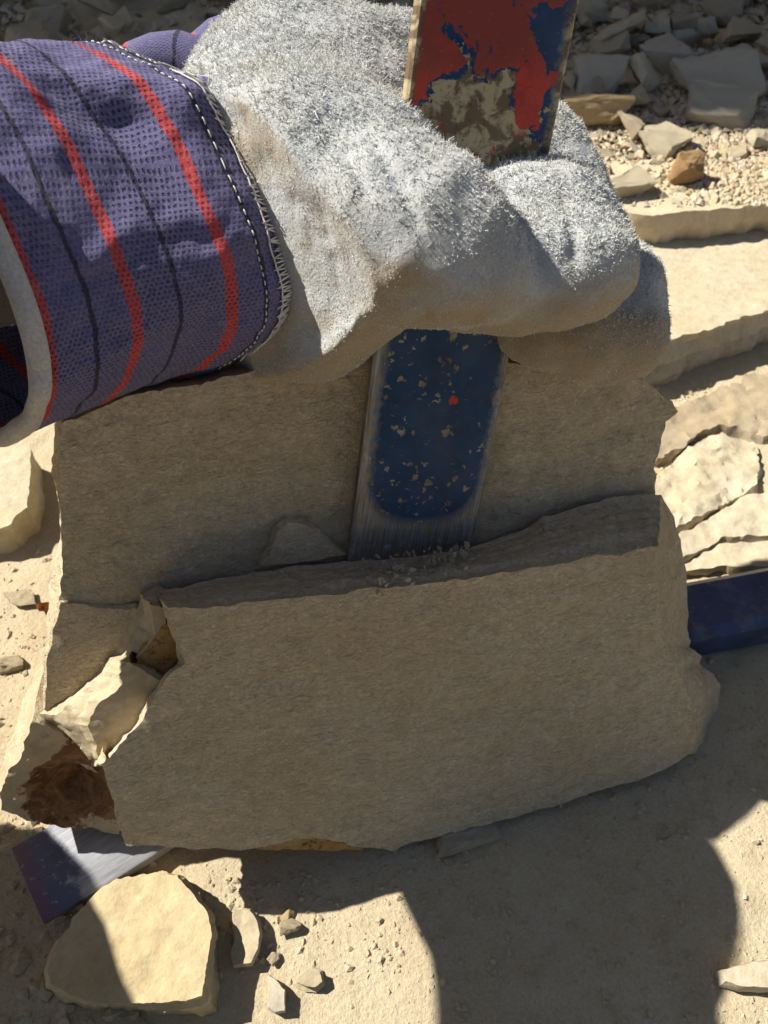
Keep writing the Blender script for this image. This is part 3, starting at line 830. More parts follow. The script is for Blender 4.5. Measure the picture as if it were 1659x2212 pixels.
def m_canvas(name):
    k = NT(name)
    s = k.sep(k.uv); u, v = s[0], s[1]
    wob = k.math('MULTIPLY', k.math('SUBTRACT', k.noise(22, 3, 0.5, vec=k.uv), 0.5), 0.006)
    uw = k.math('ADD', u, wob)
    # weave: dark gaps on a staggered lattice of threads
    pu, pv = 0.0021, 0.0019
    cu = k.math('DIVIDE', u, pu); cv = k.math('DIVIDE', v, pv)
    j = k.math('MULTIPLY', k.math('SUBTRACT', k.noise(330, 3, 0.6, vec=k.uv), 0.5), 1.1)
    stg = k.math('MULTIPLY', k.math('FLOORED_MODULO', k.math('FLOOR', k.math('ADD', cv, j)), 2.0), 0.5)
    su = k.math('SINE', k.math('MULTIPLY', k.math('ADD', k.math('ADD', cu, j), stg), math.pi)); sv = k.math('SINE', k.math('MULTIPLY', k.math('ADD', cv, j), math.pi))
    hole = k.math('MULTIPLY', k.math('ABSOLUTE', su), k.math('ABSOLUTE', sv))
    hmask = k.math('MULTIPLY', k.ramp(hole, 0.48, 0.85), k.ramp(k.noise(30, 3, 0.6, vec=k.uv), 0.35, 0.62, 0.35, 1.0))
    warp = k.noise(1.0, 3, 0.6, vec=k.n('Mapping', 0, {'Vector': k.uv, 'Scale': (260, 2600, 1)}))
    weft = k.noise(1.0, 3, 0.6, vec=k.n('Mapping', 0, {'Vector': k.uv, 'Scale': (2600, 240, 1)}))
    base = k.mix(k.ramp(warp, 0.3, 0.7), (0.070, 0.064, 0.150), (0.185, 0.172, 0.30))
    base = k.mix(k.ramp(weft, 0.45, 0.75, 0, 0.55), base, (0.24, 0.225, 0.33))
    def stripe(col, pos, w, tint, amt=1.0):
        d = k.math('ABSOLUTE', k.math('SUBTRACT', uw, pos*CUFF_LEN))
        m = k.math('MULTIPLY', k.ramp(k.math('ADD', d, k.math('MULTIPLY', k.math('SUBTRACT', weft, 0.5), 0.0022)), w*0.85, w*1.15, 1, 0), amt)
        return k.mix(m, col, tint)
    red = k.mix(k.ramp(warp, 0.3, 0.7), (0.38, 0.045, 0.048), (0.58, 0.10, 0.09))
    for p in (0.255, 0.62, 0.925): base = stripe(base, p, 0.0022, red, 0.92)
    for p in (0.455, 0.765, 0.135): base = stripe(base, p, 0.0010, (0.022, 0.022, 0.026), 0.75)
    base = k.mix(k.ramp(k.noise(55, 5, 0.65, vec=k.uv), 0.58, 0.75, 0, 0.35), base, (0.36, 0.31, 0.27))
    col = k.mix(k.math('MULTIPLY', hmask, 0.72), base, (0.020, 0.018, 0.035))
    b = k.bump(k.math('SUBTRACT', 1.0, hmask), 0.6, 0.0007)
    b = k.bump(weft, 0.5, 0.0005, b)
    return k.fin(col, 0.95, b, spec=0.1)
M_CANVAS = m_canvas('striped_canvas')
nP = len(CP)
rim = np.array([[(NU-1)*NVv + j, (NU-1)*NVv + (j+1) % NVv, nP + (NU-1)*NVv + (j+1) % NVv, nP + (NU-1)*NVv + j] for j in range(NVv)])
cuff = mesh_obj('cuff', np.vstack([CP, CI]), np.vstack([tube_faces(NU, NVv), tube_faces(NU, NVv, nP, True), rim]), M_CANVAS, glove, True, 0, uv=np.vstack([UVc, UVc]))
bmx = bmesh.new(); bmx.from_mesh(cuff.data); bmesh.ops.recalc_face_normals(bmx, faces=bmx.faces); bmx.to_mesh(cuff.data); bmx.free()

def m_cloth(name, c1, c2, sc=700, rough=0.95):
    k = NT(name)
    n = k.noise(sc, 4, 0.7); n2 = k.noise(60, 4, 0.6)
    col = k.mix(k.ramp(n, 0.35, 0.65), c1, c2)
    col = k.mix(k.ramp(n2, 0.5, 0.75, 0, 0.5), col, tuple(x*0.75 for x in c1))
    return k.fin(col, rough, k.bump(n, 0.7, 0.0006), spec=0.12)
M_HEM = m_cloth('grey_binding', (0.36, 0.345, 0.335), (0.52, 0.50, 0.475))
M_THREAD = m_cloth('white_thread', (0.66, 0.63, 0.57), (0.78, 0.76, 0.70), 2500)

# hem binding folded over the open end
hv = np.linspace(0, 2*math.pi, 260, endpoint=False)
sect = [(0.935, 0.0012), (0.945, 0.0030), (0.985, 0.0038), (1.015, 0.0026), (1.022, 0.0000), (1.012, -0.0040), (0.96, -0.0046)]
HV = []
for (u, l) in sect:
    p, _ = cuff_pts(np.full(len(hv), u), hv, l)
    HV.append(p)
HV = np.vstack(HV)
hem = mesh_obj('hem', HV, tube_faces(len(sect), len(hv)), M_HEM, cuff, True, 0)
bmx = bmesh.new(); bmx.from_mesh(hem.data); bmesh.ops.recalc_face_normals(bmx, faces=bmx.faces); bmx.to_mesh(hem.data); bmx.free()

def threads(name, lines, rad, material, parent, sides=5):
    V, Fc = [], []
    for L in lines:
        L = np.asarray(L)
        if len(L) < 2: continue
        t = np.gradient(L, axis=0); t /= np.maximum(np.linalg.norm(t, axis=1, keepdims=True), 1e-9)
        a = np.cross(t, FWD); a /= np.maximum(np.linalg.norm(a, axis=1, keepdims=True), 1e-9); b = np.cross(t, a)
        base = len(V)
        for i in range(len(L)):
            k = rad*(0.6 if i in (0, len(L)-1) else 1)
            for s in range(sides):
                an = 2*math.pi*s/sides
                V.append(L[i] + (a[i]*math.cos(an) + b[i]*math.sin(an))*k)
        for i in range(len(L)-1):
            for s in range(sides):
                Fc.append((base+i*sides+s, base+i*sides+(s+1) % sides, base+(i+1)*sides+(s+1) % sides, base+(i+1)*sides+s))
    return mesh_obj(name, V, Fc, material, parent, True, 0)

rs = np.random.default_rng(21)
dash = []
v0 = -0.7
while v0 < 3.3:
    v1 = v0 + 0.032
    vv_ = np.linspace(v0, v1, 5); p, _ = cuff_pts(np.full(5, 0.135), vv_, 0.0)
    _, nd = cuff_pts(np.full(5, 0.135), vv_)
    p = p + nd*(0.0004*np.sin(np.linspace(0, math.pi, 5)))[:, None]
    dash.append(p); v0 = v1 + 0.016 + 0.02*rs.random()
threads('running_stitch', dash, 0.00032, M_THREAD, cuff)
zz = []
vv_ = np.arange(-0.8, 3.2, 0.022)
ua = 0.010 + 0.012*rs.random(len(vv_)); ub = 0.074 + 0.020*rs.random(len(vv_))
line = []
for i, v in enumerate(vv_):
    u_ = ua[i] if i % 2 else ub[i]
    if rs.random() < 0.10:
        zz.append(line); line = []
    p, nd = cuff_pts(np.array([u_]), np.array([v + rs.normal()*0.012]), 0.0012 + 0.0008*rs.random())
    line.append(p[0])
zz.append(line)
def subdiv(L):
    L = np.asarray(L)
    if len(L) < 2: return L
    o = []
    for a, b in zip(L[:-1], L[1:]):
        for t in (0, .34, .67): o.append(a*(1-t)+b*t)
    o.append(L[-1]); return np.array(o)
zz = [subdiv(l) for l in zz if len(l) > 1]
for u_, lf in ((0.018, 0.0016), (0.078, 0.0012)):
    vv2 = np.linspace(-0.8, 3.1, 140)
    p, _ = cuff_pts(u_ + 0.006*np.sin(vv2*7) + 0.004*rs.normal(size=140)*0.4, vv2, lf)
    zz += [p[:60], p[64:]]
threads('overlock_stitch', zz, 0.00036, M_THREAD, cuff)
# loose canvas fibres standing off the cuff and the seam
nl = 420
fu, fv = rs.random(nl)*0.95, rs.uniform(-0.9, 1.2, nl)
p, nd = cuff_pts(fu, fv)
fz = hair_object('canvas_fuzz', p, nd + rs.normal(size=(nl, 3))*0.6, rs.uniform(0.0015, 0.006, nl), np.full(nl, 0.00007), M_CANVAS, cuff, 6, 0.7, 9)
tag(fz, kind='stuff')

# striped canvas of the back of the hand, showing over the far edge
def canvas_fold(pts, rad, seed):
    L = np.array([at(*p) for p in pts]); n = len(L)
    rr_ = np.array(rad)
    t = np.gradient(L, axis=0); t /= np.linalg.norm(t, axis=1, keepdims=True)
    a = np.cross(t, FWD); a /= np.linalg.norm(a, axis=1, keepdims=True); b = np.cross(a, t)
    m = 40; V = []; UVs = []
    an = np.linspace(0, 2*math.pi, m, endpoint=False)
    for i in range(n):
        for s in an:
            V.append(L[i] + (a[i]*math.cos(s) + b[i]*math.sin(s))*rr_[i])
            UVs.append((0.02 + i*0.0098, s*0.03))
    o = mesh_obj('back_canvas', V, tube_faces(n, m), M_CANVAS, glove, True, 0, uv=UVs)
    bm_ = bmesh.new(); bm_.from_mesh(o.data); bmesh.ops.recalc_face_normals(bm_, faces=bm_.faces); bm_.to_mesh(o.data); bm_.free()
    return o
canvas_fold([(240,150,.405),(285,140,.405),(335,130,.406),(385,128,.407),(425,142,.408),(465,165,.408),(495,195,.408)], [.004,.0095,.0115,.0125,.0125,.0115,.006], 1)
canvas_fold([(410,140,.418),(440,112,.418),(475,88,.418),(510,72,.418),(545,68,.420),(580,84,.424)], [.006,.0095,.0105,.0095,.0095,.006], 2)

# ------------------------------------------------------------------ bedrock ledges and plates on the quarry floor
def thing(o, label, cat, group=None): return tag(o, label, cat, group, 'thing')

thing(ground_plate('bedrock_plate', [(1120,520),(1290,505),(1450,498),(1659,488),(1900,470),(1900,600),(1659,668),(1560,700),(1480,728),(1400,756),(1300,780),(1150,800),(1050,700)], 0.040, 0.046, M_PALE, flare=0.002, seed=41, spacing=0.0045, jag=0.006, relief=0.0006, side=0.0035, rows=9, strata=0.0025, jsc=(9, 120)),
      'broad smooth pale bedrock plate right of the glove, thick broken front edge', 'rock plate')
thing(ground_plate('rubble_ledge', [(900,440),(1100,452),(1300,450),(1400,468),(1520,456),(1659,442),(1950,425),(1950,330),(1659,340),(1300,350),(900,360)], 0.070, 0.076, M_ROCK, flare=0.001, seed=42, spacing=0.005, jag=0.008, relief=0.0008, side=0.005, rows=7, strata=0.004, jsc=(9, 90)),
      'low stone ledge at the foot of the rubble, behind the pale plate', 'rock ledge')
thing(ground_plate('split_plate', [(1380,1150),(1450,1158),(1510,1128),(1566,1094),(1620,1066),(1700,1050),(1900,1050),(1900,1140),(1659,1152),(1560,1160),(1500,1195),(1460,1216),(1380,1230)], 0.010, 0.014, M_PALE, flare=0.004, seed=43, spacing=0.003, jag=0.004, relief=0.0020, side=0.002, rows=3),
      'thin cracked floor plate just above the blue bar', 'rock plate')
thing(ground_plate('split_plate', [(1380,1060),(1440,1010),(1490,962),(1560,930),(1636,948),(1646,1010),(1636,1052),(1562,1084),(1500,1118),(1440,1150)], 0.007, 0.012, M_PALE, flare=0.003, seed=44, spacing=0.003, jag=0.005, relief=0.0026, side=0.002, rows=3),
      'flat flaking floor plate at the right edge of the slab', 'rock plate')
thing(ground_plate('split_plate', [(1410,900),(1470,868),(1560,842),(1659,800),(1900,760),(1900,930),(1700,920),(1650,936),(1560,918),(1480,950),(1420,990)], 0.007, 0.012, M_ROCK, flare=0.003, seed=45, spacing=0.0035, jag=0.008, relief=0.0022, side=0.002, rows=3),
      'crumbling floor plate below the thick broken edge at right', 'rock plate')
thing(ground_plate('split_plate', [(1460,1235),(1540,1175),(1659,1168),(1900,1165),(1900,1240),(1659,1225),(1560,1225)], 0.006, 0.01, M_PALE, flare=0.003, seed=47, spacing=0.004, jag=0.003, relief=0.0014, side=0.002, rows=3),
      'narrow floor plate directly behind the blue bar', 'rock plate')
thing(ground_plate('corner_plate', [(-160,930),(0,955),(40,962),(66,968),(66,1040),(62,1098),(36,1112),(24,1132),(0,1142),(-160,1160)], 0.024, 0.028, M_PALE, flare=0.002, seed=46, spacing=0.004, jag=0.002, relief=0.0009, side=0.002, rows=4),
      'pale plate with a straight edge at the left border, below the cuff', 'rock plate')
thing(ground_plate('thin_plate', [(1556,2096),(1600,2082),(1659,2076),(1760,2070),(1760,2128),(1659,2134),(1600,2132),(1566,2122)], 0.007, 0.009, M_PALE, flare=0.001, seed=48, spacing=0.003, jag=0.0015, relief=0.0006, side=0.0008, rows=2),
      'thin pale plate at the bottom right corner', 'rock plate')

# block in the lower left, half in shade
f = outl(FLAT, [(350,1890),(382,1893),(412,1928),(446,1968),(458,2018),(450,2060),(445,2092),(440,2130),(436,2152),(400,2162),(325,2166),(250,2168),(190,2164),(140,2142),(110,2124),(104,2090),(114,2058),(130,2030),(150,2004),(172,1972),(196,1944),(222,1918),(252,1904),(300,1896)], 0.024)
b = outl(FLAT, [(352,1886),(390,1890),(428,1930),(462,1970),(470,2018),(468,2060),(470,2092),(474,2140),(470,2182),(440,2196),(330,2190),(250,2186),(180,2176),(130,2156),(98,2130),(94,2092),(104,2056),(122,2026),(142,1998),(166,1964),(190,1938),(218,1910),(250,1896),(300,1890)], 0.0)
thing(plate('limestone_block', f, b, 0.024, -0.004, FLAT, M_YELLOW, seed=51, spacing=0.0024, jsc=(14, 260), jag=0.0012, relief=0.0009, side=0.0026, rows=7),
      'flat yellowish limestone block at lower left, half in shadow', 'rock')

for nm, pts, z_, th_, mt, sd_, lab in (
    ('pale_flake', [(505,1969),(540,1966),(557,1989),(562,2019),(557,2049),(542,2081),(505,2084),(500,2054),(507,2029),(502,1999)], 0.007, 0.008, M_FRESH, 53, 'pale broken flake just right of the lower left block'),
    ('grey_flake', [(577,2104),(600,2119),(617,2139),(615,2184),(595,2186),(580,2176)], 0.005, 0.006, M_GREY, 54, 'narrow grey flake, lowest of the three bottom chips'),
    ('curved_chip', [(637,2119),(655,2100),(672,2088),(690,2094),(695,2119),(680,2131),(660,2129)], 0.006, 0.007, M_FRESH, 55, 'small rounded chip with a dark right edge, right of the narrow flake')):
    thing(ground_plate(nm, pts, z_, th_, mt, flare=0.0008, seed=sd_, spacing=0.0018, jag=0.0011, relief=0.0009, side=0.0008, rows=3), lab, 'stone chip')

# ------------------------------------------------------------------ loose stones
def stone_mesh(name, seed, flat=0.5, round_=0.0, npt=16, material=None):
    r2 = np.random.default_rng(seed)
    pts = r2.uniform(-1, 1, (npt, 3))
    pts = np.sign(pts)*np.abs(pts)**(0.5 if not round_ else 0.8)
    if round_: pts = pts/np.linalg.norm(pts, axis=1, keepdims=True)*r2.uniform(0.75, 1.0, (npt, 1))
    pts *= np.array([0.5, 0.5*r2.uniform(0.6, 0.95), 0.5*flat])
    bm_ = bmesh.new()
    for p in pts: bm_.verts.new(p)
    bmesh.ops.convex_hull(bm_, input=bm_.verts)
    for v in [v for v in bm_.verts if not v.link_faces]: bm_.verts.remove(v)
    bmesh.ops.bevel(bm_, geom=list(bm_.edges), offset=0.012 + 0.05*round_, segments=1, affect='EDGES', clamp_overlap=True)
    bmesh.ops.triangulate(bm_, faces=bm_.faces)
    bmesh.ops.subdivide_edges(bm_, edges=[e for e in bm_.edges if e.calc_length() > 0.22], cuts=2, use_grid_fill=True)
    bmesh.ops.triangulate(bm_, faces=bm_.faces)
    bmesh.ops.subdivide_edges(bm_, edges=[e for e in bm_.edges if e.calc_length() > 0.14], cuts=1)
    bmesh.ops.triangulate(bm_, faces=bm_.faces)
    Vx = np.array([v.co[:] for v in bm_.verts]); bm_.normal_update()
    Nn = np.array([v.normal[:] for v in bm_.verts])
    Vx = Vx + Nn*(fbm(Vx, 3.5, 3, seed)*0.05 + fbm(Vx, 9, 3, seed+4, 0.65)*0.035)[:, None]
    for v, c in zip(bm_.verts, Vx): v.co = c
    me_ = bpy.data.meshes.new(name); bm_.to_mesh(me_); bm_.free()
    me_.polygons.foreach_set('use_smooth', [True]*len(me_.polygons)); me_.set_sharp_from_angle(angle=R(24))
    me_.materials.append(material or M_ROCK)
    return me_
STONES = [stone_mesh('stone', 100+i, [0.34, 0.5, 0.3, 0.62, 0.42, 0.28, 0.55, 0.38, 0.46, 0.7][i], material=M_ROCK) for i in range(10)]

def put_stone(name, me_, px, py, size, rot, label, cat='stone', group=None, sink=0.75, scale=(1, 1, 1), base=None, material=None):
    z0 = 0.0
    g = ground(px, py, 0.01 if base is None else base)
    for _ in range(3):
        z0 = max(gh(g[0], g[1]), 0.069 if g[1] > 0.742 else -1) if base is None else base
        g = ground(px, py, z0 + 0.15*size)
    o = bpy.data.objects.new(name, me_)
    if material is not None:
        m2 = me_.copy(); m2.materials.clear(); m2.materials.append(material); o.data = m2
    o.rotation_euler = rot; o.scale = tuple(size*s for s in scale)
    o.location = (g[0], g[1], 0)
    COL.objects.link(o)
    M3 = o.rotation_euler.to_matrix() @ Matrix.Diagonal(o.scale)
    lo = min((M3 @ v.co).z for v in o.data.vertices)
    o.location.z = z0 - lo*sink
    return thing(o, label, cat, group)

SPEC = [
 ('ochre_stone', stone_mesh('stone', 301, 0.42, npt=12), 1283, 252, 0.098, (0.85, 0.05, -0.02), (1.05, 0.6, 1.0), M_TAN, 'long ochre stone leaning beside the right edge of the chisel'),
 ('pale_stone', stone_mesh('stone', 302, 0.36, npt=12), 1345, 396, 0.066, (0.10, 0.05, 0.25), (1, 0.85, 1.1), M_PALE, 'pale brick shaped stone right of the forefinger'),
 ('brown_stone', stone_mesh('stone', 303, 0.8, 1.0, 26), 1480, 378, 0.066, (0.2, 0.1, 0.4), (1.0, 1.0, 1.0), M_BROWN, 'rusty brown rounded stone lying on the sunlit gravel'),
 ('pale_stone', stone_mesh('stone', 304, 0.3, npt=10), 1448, 296, 0.082, (0.25, -0.10, 0.5), (1, 0.8, 0.9), M_PALE, 'pale three cornered stone on the edge of the shadow'),
 ('leaning_stone', stone_mesh('stone', 305, 0.34, npt=12), 1372, 276, 0.066, (0.5, 0.5, 0.8), (1, 0.8, 1), M_ROCK, 'stone leaning against the right end of the ochre stone'),
 ('grey_slab_stone', stone_mesh('stone', 306, 0.28, npt=12), 1552, 238, 0.088, (0.3, 0.1, -0.15), (1.1, 0.85, 1), M_GREY, 'flat grey stone with a sunlit lower edge at the shadow border'),
 ('large_grey_stone', stone_mesh('stone', 307, 0.34, npt=12), 1548, 172, 0.125, (0.55, -0.1, 0.2), (1.0, 1.0, 0.9), M_GREY, 'largest grey stone in the shaded rubble at upper right'),
 ('ochre_pebble', stone_mesh('stone', 308, 0.6, 0.6, 16), 1584, 208, 0.034, (0.2, 0.3, 0.5), (1, 1, 1), M_TAN, 'small ochre pebble lying on the large grey stone'),
 ('grey_stone', stone_mesh('stone', 309, 0.45, npt=12), 1290, 180, 0.085, (0.7, 0.15, 0.1), (1, 0.9, 1), M_GREY, 'squarish grey shaded stone close beside the top of the chisel'),
 ('grey_stone', stone_mesh('stone', 310, 0.4, npt=12), 1388, 178, 0.08, (0.8, 0.5, 0.9), (0.7, 1.0, 1), M_ROCK, 'upright wedge of stone in the shade above the ochre stone'),
 ('grey_stone', stone_mesh('stone', 311, 0.4, npt=12), 1440, 130, 0.08, (0.5, -0.5, 0.4), (0.8, 1.0, 1), M_GREY, 'grey stone in the shade left of the largest stone'),
 ('grey_stone', stone_mesh('stone', 312, 0.3, npt=12), 1470, 68, 0.10, (0.2, -0.2, 0.3), (1.1, 0.8, 1), M_GREY, 'broad grey stone near the top border in the shade'),
 ('grey_stone', stone_mesh('stone', 313, 0.3, npt=12), 1600, 80, 0.10, (0.3, 0.2, 1.1), (1.1, 0.8, 1), M_ROCK, 'tan grey stone in the shade at the right border'),
 ('pale_stone', stone_mesh('stone', 314, 0.36, npt=12), 1640, 300, 0.05, (0.1, 0.2, 0.3), (1, 0.8, 1), M_PALE, 'small pale stone on sunlit gravel at the right border'),
 ('red_chip', stone_mesh('stone', 315, 0.3, npt=8), 98, 1314, 0.014, (0.3, 0.5, 0.4), (1, 0.7, 1), m_stain('rust_chip', (0.32,0.10,0.03),(0.28,0.09,0.03),(0.2,0.06,0.02)), 'tiny rust red chip against the left edge of the slab'),
 ('white_chip', stone_mesh('stone', 316, 0.2, npt=10), 34, 1294, 0.028, (0.1, 0.05, 0.2), (1, 0.7, 1), M_FRESH, 'thin pale chip left of the slab, above the crumbs'),
 ('pebble', stone_mesh('stone', 320, 0.5, 0.5, 14), 622, 2004, 0.019, (0.1, 0.1, 0.3), (1, 0.8, 1), M_FRESH, 'small chip above the narrow flake, below the slab shadow'),
 ('pebble', stone_mesh('stone', 321, 0.5, 0.5, 14), 588, 2070, 0.012, (0.1, 0.1, 0.9), (1, 0.8, 1), M_FRESH, 'pale pebble between the broken flake and the curved chip'),
 ('ochre_chip', stone_mesh('stone', 322, 0.4, npt=10), 622, 1978, 0.011, (0.1, 0.1, 0.9), (1, 0.8, 1), M_TAN, 'tiny ochre chip at the edge of the slab shadow'),
 ('shaded_flake', stone_mesh('stone', 323, 0.22, npt=12), 1010, 1806, 0.034, (0.05, 0.05, 0.35), (1.3, 0.55, 1), M_ROCK, 'long flake in the shadow under the lower edge of the slab'),
 ('shaded_chip', stone_mesh('stone', 324, 0.4, npt=10), 968, 1862, 0.008, (0.1, 0.1, 0.2), (1, 0.8, 1), M_FRESH, 'tiny pale chip in the shadow below the long flake'),
 ('shaded_chip', stone_mesh('stone', 325, 0.3, npt=10), 1436, 1800, 0.010, (0.1, 0.1, 0.2), (1, 0.8, 1), M_FRESH, 'tiny pale chip alone in the wide shadow at right'),
 ('left_lump', stone_mesh('stone', 326, 0.5, 0.4, 16), 16, 1436, 0.026, (0.2, 0.1, 0.2), (1, 0.9, 1), M_FRESH, 'crumbly pale lump at the left border beside the slab'),
]
for i, (nm, me_, x, y, sz, rot, sc_, mt, lab) in enumerate(SPEC):
    put_stone(nm, me_, x, y, sz*(0.80 if y < 450 else 1.0), rot, lab, 'stone', None, 0.8, sc_, material=mt)

# rubble heap in the shade: countable stones nobody could tell apart by words
rs = np.random.default_rng(5)
placed = []
def try_spot(x, y, r):
    for (a, b_, c) in placed:
        if (a-x)**2 + (b_-y)**2 < (0.62*(r + c))**2: return False
    placed.append((x, y, r)); return True
for (nm, me_, x, y, sz, *_r) in SPEC[:14]:
    g = ground(x, y, 0.07); placed.append((g[0], g[1], sz*0.5))
RUB = []
cnt = 0
for tries in range(4000):
    right = tries % 3 != 0
    x, y = (rs.uniform(0.16, 0.66), rs.uniform(0.79, 1.38)) if right else (rs.uniform(-0.70, 0.05), rs.uniform(1.0, 1.40))
    sz = rs.choice([0.018, 0.026, 0.036, 0.052, 0.070], p=[.28, .28, .24, .14, .06])*rs.uniform(0.8, 1.2)
    lit = y < 0.94
    if lit and rs.random() < 0.8: sz = min(sz, 0.024)*rs.uniform(0.5, 1)
    if not try_spot(x, y, sz*0.5): continue
    o = bpy.data.objects.new('rubble_stone', STONES[rs.integers(10)])
    tl = 0.55 if not lit else 0.25
    o.rotation_euler = (rs.uniform(-tl, tl) + (0.25 if not lit else 0), rs.uniform(-tl, tl), rs.uniform(0, 6.28))
    s_ = sz*1.05; o.scale = (s_*rs.uniform(0.9, 1.2), s_*rs.uniform(0.8, 1.1), s_*rs.uniform(0.8, 1.25))
    o.location = (x, y, max(gh(x, y), 0.068) + 0.13*sz + (rs.random()*0.02 if not lit else 0))
    COL.objects.link(o)
    if right: thing(o, 'angular limestone stone in the rubble heap at upper right', 'stone', 'stones of the rubble heap at upper right')
    else: thing(o, 'dark shaded stone in the rubble along the upper left', 'stone', 'stones of the shaded rubble at upper left')
    cnt += 1
    if cnt > 290: break

# crumbs and gravel: nobody could count them
def gravel(name, XY, S, material, label, zfn=None, flat=0.6, seed=1):
    r2 = np.random.default_rng(seed)
    base = np.array([(1,0,0),(-1,0,0),(0,1,0),(0,-1,0),(0,0,1),(0,0,-1),(.7,.7,.45),(-.7,.6,-.3)])*0.5
    fc = np.array([(0,6,4),(6,2,4),(2,1,4),(1,3,4),(3,0,4),(6,0,5),(2,6,5),(7,2,5),(1,7,5),(2,7,1),(3,1,5),(0,3,5)])
    n = len(S)
    A = r2.uniform(0, 6.28, n)
    P = base[None]*(1 + r2.uniform(-0.3, 0.3, (n, 8, 3)))*S[:, None, None]*np.array([1, 0.8, flat])
    tx = r2.uniform(-0.5, 0.5, n)
    y_, z_ = P[..., 1].copy(), P[..., 2].copy()
    P[..., 1] = y_*np.cos(tx)[:, None] - z_*np.sin(tx)[:, None]; P[..., 2] = y_*np.sin(tx)[:, None] + z_*np.cos(tx)[:, None]
    x_, y_ = P[..., 0].copy(), P[..., 1].copy()
    P[..., 0] = x_*np.cos(A)[:, None] - y_*np.sin(A)[:, None]; P[..., 1] = x_*np.sin(A)[:, None] + y_*np.cos(A)[:, None]
    z = ground_height(XY[:, 0], XY[:, 1])
    z = np.where(XY[:, 1] > 0.742, np.maximum(z, 0.0705), z)
    P[..., 0] += XY[:, 0:1]; P[..., 1] += XY[:, 1:2]; P[..., 2] += (z + S*0.12*flat)[:, None]
    Fx = (fc[None] + (np.arange(n)*8)[:, None, None]).reshape(-1, 3)
    o = mesh_obj(name, P.reshape(-1, 3), Fx, material, None, False)
    return tag(o, label, 'gravel', kind='stuff')
def cloud(n, x0, x1, y0, y1, smin_, smax, clump=0.0, seed=0, pw=2.5):
    r2 = np.random.default_rng(seed)
    XY = np.column_stack([r2.uniform(x0, x1, n*3), r2.uniform(y0, y1, n*3)])
    w = fbm(np.column_stack([XY, np.zeros(len(XY))]), 14, 3, seed + 71)
    k = r2.random(len(XY)) < np.clip(0.35 + w*clump*2.2, 0.03, 1)
    XY = XY[k][:n]
    S = smin_ + (smax - smin_)*r2.random(len(XY))**pw
    return XY, S
def many(*cl): return np.vstack([c[0] for c in cl]), np.concatenate([c[1] for c in cl])
XY, S = many(cloud(9000, 0.12, 0.75, 0.75, 1.45, 0.003, 0.016, 0.3, 2), cloud(12000, 0.15, 0.60, 0.746, 1.0, 0.0015, 0.009, 0.3, 22), cloud(350, 0.15, 0.65, 0.69, 0.75, 0.001, 0.005, 0.8, 23), cloud(3000, -0.8, 0.1, 0.95, 1.45, 0.004, 0.02, 0.3, 3))
gravel('rubble_gravel', XY, S, limestone('gravel', (0.47,0.41,0.31), (0.45,0.34,0.20), (0.52,0.48,0.40), 0.5, 1.0, 60, 300), 'pale yellow gravel between the stones behind the bedrock plate', seed=4)
XY, S = many(cloud(6000, -0.32, 0.40, 0.04, 0.40, 0.0006, 0.0030, 1.0, 11, 3.0), cloud(900, -0.36, -0.15, 0.16, 0.46, 0.0008, 0.006, 1.2, 12, 3.0),
             cloud(700, -0.30, -0.12, 0.03, 0.20, 0.002, 0.012, 0.8, 13, 2.5), cloud(260, -0.10, -0.02, 0.10, 0.16, 0.0008, 0.006, 0.6, 14, 2.5), cloud(1500, -0.02, 0.36, 0.04, 0.30, 0.001, 0.006, 1.0, 17, 3.5))
gravel('stone_crumbs', XY, S, M_FRESH, 'fine limestone crumbs strewn on the quarry floor', seed=6)
XY, S = many(cloud(3800, 0.18, 0.50, 0.33, 0.58, 0.001, 0.008, 1.2, 15, 3.0), cloud(500, 0.15, 0.4, 0.07, 0.2, 0.0008, 0.004, 1.0, 16, 3.0))
gravel('flaking_crumbs', XY, S, M_PALE, 'flaky crumbs on the cracked floor at right', seed=7)

# powdered flakes pushed up by the chisel edge
V, Fc = [], []
r2 = np.random.default_rng(77)
for i in range(130):
    t = r2.random()
    x, y = 765 + 255*t + r2.normal()*6, 1212 - 36*t + abs(r2.normal())*(22 + 20*math.exp(-((t-0.35)/0.2)**2))
    o_ = 0.006 + (y - (1204 - 36*t))/1.0*0.00052
    a, b_ = SLAB.px(x, y, o_)
    c = SLAB.p(a, b_, o_) + SLAB.e2*0.0008
    s_ = r2.uniform(0.0010, 0.0055)*(1.3 if r2.random() > 0.85 else 0.8)
    nrm_ = SLAB.e2*0.6 + SLAB.n*1.0 + r2.normal(size=3)*0.45; nrm_ /= np.linalg.norm(nrm_)
    e1 = np.cross(nrm_, r2.normal(size=3)); e1 /= np.linalg.norm(e1); e2 = np.cross(nrm_, e1)
    m = r2.integers(4, 7); base = len(V)
    ang = np.sort(r2.uniform(0, 6.28, m)); rad = r2.uniform(0.6, 1.0, m)*s_*0.6
    for hh in (0.0004, -0.0004):
        for k_ in range(m): V.append(c + (e1*math.cos(ang[k_]) + e2*math.sin(ang[k_])*0.7)*rad[k_] + nrm_*hh)
    Fc.append(tuple(range(base, base+m))); Fc.append(tuple(range(base+2*m-1, base+m-1, -1)))
    for k_ in range(m): Fc.append((base+k_, base+m+k_, base+m+(k_+1) % m, base+(k_+1) % m))
tag(mesh_obj('chiselled_flakes', V, Fc, M_SLAB, None, False), 'crushed stone flakes heaped along the chisel edge', 'flakes', kind='stuff')

